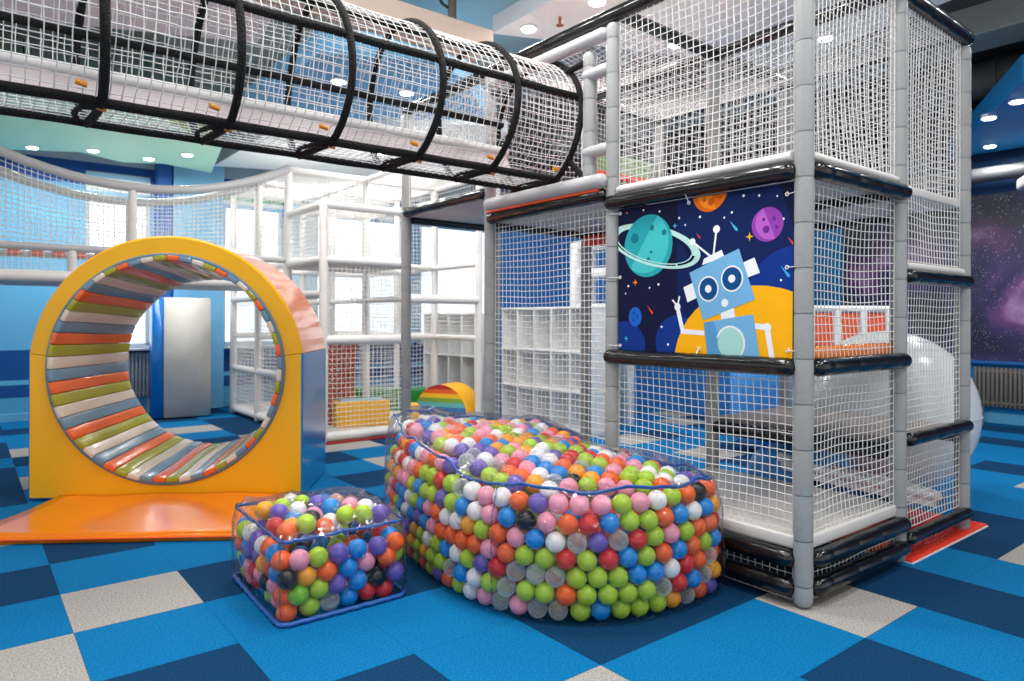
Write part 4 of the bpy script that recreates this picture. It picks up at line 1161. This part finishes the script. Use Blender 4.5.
for z in (.15, 1.02): 
    m = MB(); m.tube([(3.24 + .33 * math.cos(k * PI / 16), 7.45 + .33 * math.sin(k * PI / 16), z) for k in range(32)], .02, 8, 0, False, None, True); part('hoop', m, M['wick'], t)
# things inside and behind the tower
t = thing('play_ball', (5.43, 2.36, 0), 'huge smooth white plastic ball beside the far end of the grey tower', 'ball')
m = MB(); m.sphere((5.43, 2.36, .60), .60, 48, 28); bs_ = part('ball_skin', m, mat('white_glossy_plastic', '#dfe3e4', .22, .5), t)
m = MB(); m.tube([(5.43 + .602 * math.cos(k * PI / 32), 2.36 + .602 * math.sin(k * PI / 32), .60) for k in range(64)], .003, 6, 0, False, None, True); part('mould_seam', m, M['metal'], bs_)
def cushion(c, d, rz, m_, label, name='crash_mat', rx=0, ry=0):
    t = thing(name, (c[0], c[1], c[2] - d[2] / 2), label, 'mat'); m = MB(); m.box(c, d, rz, 0, min(d) * .42, 5, rx, ry); part('mat_cover', m, m_, t); return t
cushion((4.42, 2.48, .235), (.72, .5, .43), .05, M['bluefab'], 'plump blue soft mat under the brown step deck of the tower')
cushion((6.2, 3.75, .5), (.8, .75, 1.0), .2, M['bluefab'], 'tall light blue padded hump at the back of the tower', 'padded_hump')
t = thing('chute_end', (4.42, 2.06, .0), 'flat white plastic chute with a rounded end low inside the tower', 'slide')
m = MB()
P_ = [(-.75, -.2), (.55, -.2)] + [(.55 + .2 * math.sin(q * PI / 10), -.2 * math.cos(q * PI / 10)) for q in range(1, 10)] + [(.55, .2), (-.75, .2)]
def chf(u, v, w_): x, y = rot2(u * .62, v * .8, -.5); return (4.42 + x, 2.06 + y, .255 + w_ - u * .15)
m.prism(P_, -.03, .03, chf); part('chute_bed', m, M['matw'], t)
m = MB(); m.tube([chf(u, v, .04) for u, v in P_], .03, 8); part('rim', m, M['matw'], t)
for u in (-.5, .35): m = MB(); m.tube([chf(u, 0, -.03), (chf(u, 0, 0)[0], chf(u, 0, 0)[1], 0)], .03, 10); part('support', m, M['dark'], t)
t = thing('panel_fence', (6.4, 3.1, 0), 'orange panels in a white frame standing behind the tower', 'fence')
fa, fb = V((6.65, 3.62, 0)), V((7.4, 3.2, 0)); fd = (fb - fa)
for k in range(4):
    p = fa + fd * (k / 3); m = MB(); m.box((p.x, p.y, .7), (.07, .07, 1.4), -.5, b=.01); part('upright', m, M['matw'], t)
for z in (.7, 1.39): m = MB(); m.tube([fa + V((0, 0, z)), fb + V((0, 0, z))], .035, 10); part('cross_rail', m, M['matw'], t)
for k in range(3):
    p = fa + fd * ((k + .5) / 3); m = MB(); m.box((p.x, p.y, 1.05), (fd.length / 3 - .09, .02, .6), math.atan2(fd.y, fd.x), b=.006); part('panel', m, M['orangered'], t)
# a few toys on the floor beyond the net
for i, (x, y, z, d, rz, m_, lb) in enumerate(((3.72, 3.5, 0, (.30, .16, .12), .4, M['green'], 'small green foam wedge on the floor behind the bag and net'), (3.98, 3.22, 0, (.22, .14, .14), -.3, M['redmat'], 'small dark red foam brick on the floor behind the net'), (4.22, 2.98, 0, (.2, .14, .10), .2, M['yellow'], 'small yellow foam brick on the floor behind the net'))):
    softblock((x, y, z), d, rz, m_, 'foam_brick', lb)
# ---------------------------------------------------------------- ceiling pieces
DL_LABEL = ['round downlight in the white canopy near its pointed corner', 'round downlight in the white canopy above the tower roof net', 'round downlight in the white canopy over the inner tower post', 'round downlight in the white canopy over the tower right bay',
 'downlight at the outer corner of the blue canopy by the galaxy wall', 'second downlight in the blue canopy by the galaxy wall', 'downlight near the wall end of the blue canopy by the galaxy wall',
 'first downlight from the frame edge in the mint green canopy', 'second downlight in the mint green canopy', 'third downlight in the mint green canopy', 'fourth downlight in the mint green canopy, next to the blue pier',
 'first downlight in the blue canopy behind the tunnel', 'second downlight in the blue canopy behind the tunnel', 'third downlight in the blue canopy behind the tunnel',
 'downlight in the pale canopy nearest the windows', 'downlight in the middle of the pale canopy over the white frame', 'downlight in the pale canopy nearest the tower', 'downlight in the mauve-grey canopy farther from the camera', 'downlight in the mauve-grey canopy straight above the tunnel']
canopy('ceiling_canopy', [(3.38, 4.55), (5.95, 3.5), (5.6, 1.9), (5.0, .2), (3.3, .4)], 3.6, .14, '#f0efed', '#b9c2cb', 'white angular suspended ceiling canopy above the climbing tower', [(3.53, 4.27), (3.62, 3.6), (4.7, 3.75), (5.55, 2.9)])
canopy('ceiling_canopy', [(7.0, 1.95), (9.7, 3.5), (9.7, -1.5), (7.6, -1.0)], 3.3, .22, '#1b87c4', '#1377b4', 'bright blue suspended ceiling canopy in front of the galaxy wall', [(7.59, 2.15), (7.99, 2.5), (9.3, 2.9)])
canopy('ceiling_canopy', [(-1.6, 10.2), (.4, 10.1), (1.1, 9.7), (1.6, 10.0), (2.0, 9.75), (2.65, 9.95), (2.35, 8.4), (1.2, 7.2), (-1.6, 7.6)], 3.25, .16, '#b9e6c8', '#7fa653', 'mint green suspended ceiling canopy above the walkway', [(.63, 9.72), (1.2, 9.45), (1.8, 9.5), (2.12, 8.98)])
canopy('ceiling_canopy', [(2.15, 7.3), (4.2, 5.7), (3.3, 4.85), (2.87, 4.7), (2.13, 5.1)], 3.3, .2, '#4f9fd6', '#6db2de', 'mid blue suspended ceiling canopy seen through the net tunnel', [(2.35, 6.55), (2.5, 5.55), (3.1, 5.45)])
canopy('ceiling_canopy', [(2.75, 10.2), (6.0, 9.0), (4.9, 6.3), (4.4, 6.2), (2.75, 7.9)], 3.4, .15, '#e3e6e6', '#b9c4ca', 'pale grey suspended ceiling canopy above the white play frame', [(3.4, 8.6), (4.2, 8.1), (4.0, 7.2)], 26)
canopy('ceiling_canopy', [(.2, 6.7), (1.95, 5.95), (1.8, 4.72), (1.1, 3.9), (-.9, 4.6), (-.9, 6.4)], 3.6, .15, '#d9d5d7', '#b5aeb2', 'pale mauve-grey suspended ceiling canopy seen through the near end of the tunnel', [(.42, 5.72), (1.02, 5.0)])
def tubeobj(name, pts, r, m_, label, cat, n=14, extra=None):
    t = thing(name, pts[0], label, cat); m = MB(); m.tube(pts, r, n); part('pipe_run', m, m_, t)
    if extra:
        for p, ax in extra:
            m = MB(); d = V(ax) * .03; m.tube([V(p) - d, V(p) + d], r * 1.12, n); part('flange', m, m_, t)
    return t
tubeobj('ceiling_pipe', [(9.6, -2, 3.02), (9.6, 7.5, 3.02)], .09, M['galv'], 'grey metal pipe along the wall above the galaxy print', 'pipe', extra=[((9.6, 2.0, 3.02), (0, 1, 0)), ((9.6, 3.6, 3.02), (0, 1, 0))])
tubeobj('ceiling_duct', [(8.6, -2, 3.86), (8.6, 8, 3.86)], .2, mat('duct_dark_grey', '#4b4c4c', .6), 'dark grey round air duct under the ceiling on the right', 'duct', extra=[((8.6, 1.2, 3.86), (0, 1, 0)), ((8.6, 2.6, 3.86), (0, 1, 0))])
tubeobj('conduit', [(3.1, 4.72, 4.2), (3.1, 4.72, 3.52)], .035, mat('brown_pipe', '#6d6058', .5), 'brown vertical pipe dropping from the ceiling behind the tunnel', 'pipe', extra=[((3.1, 4.72, 4.1), (0, 0, 1))])
tubeobj('cable', [(2.9, 4.72, 4.19), (2.92, 4.72, 3.95), (3.0, 4.72, 3.8), (3.06, 4.72, 3.78)], .012, M['dark'], 'thin black cable hanging beside the brown pipe', 'cable')
t = thing('ceiling_projector', (9.2, 2.4, 2.7), 'white projector hanging from the pipe above the galaxy print', 'projector')
m = MB(); m.box((9.2, 2.4, 2.80), (.4, .34, .13), .5, b=.03, seg=3); cs_ = part('case', m, M['matw'], t)
m = MB(); m.tube([(8.98, 2.28, 2.80), (8.93, 2.25, 2.80)], .045, 16); part('projector_lens', m, M['dark'], cs_)
m = MB(); m.tube([(9.3, 2.4, 2.86), (9.5, 2.4, 3.0)], .015, 8); part('bracket', m, M['dark'], t)
t = thing('ceiling_sprinkler', (3.6, 3.98, 3.52), 'small copper sprinkler head under the white canopy', 'sprinkler')
m = MB(); m.tube([(3.6, 3.98, 3.6), (3.6, 3.98, 3.54)], .012, 8); part('stem', m, mat('copper', '#b5714f', .3, metal=.7), t); m = MB(); m.tube([(3.6, 3.98, 3.54), (3.6, 3.98, 3.535)], .03, 12); part('deflector', m, bpy.data.materials['copper'], t)
# downlights of the same room further along the ceiling, over and behind the visitor
for x, y in ((.5, 2.6), (2.0, 1.0), (1.2, 4.4), (-.8, .6), (1.0, -1.2), (3.4, -.8), (6.3, 4.6), (6.6, .4), (4.2, 5.6), (2.2, 2.9)):
    l = bpy.data.lights.new('room_lamp', 'AREA'); l.shape = 'DISK'; l.size = .45; l.energy = LAMP2; l.color = (1, .97, .94)
    lo = bpy.data.objects.new('room_lamp', l); COL.objects.link(lo); lo.location = (x, y, 4.05)
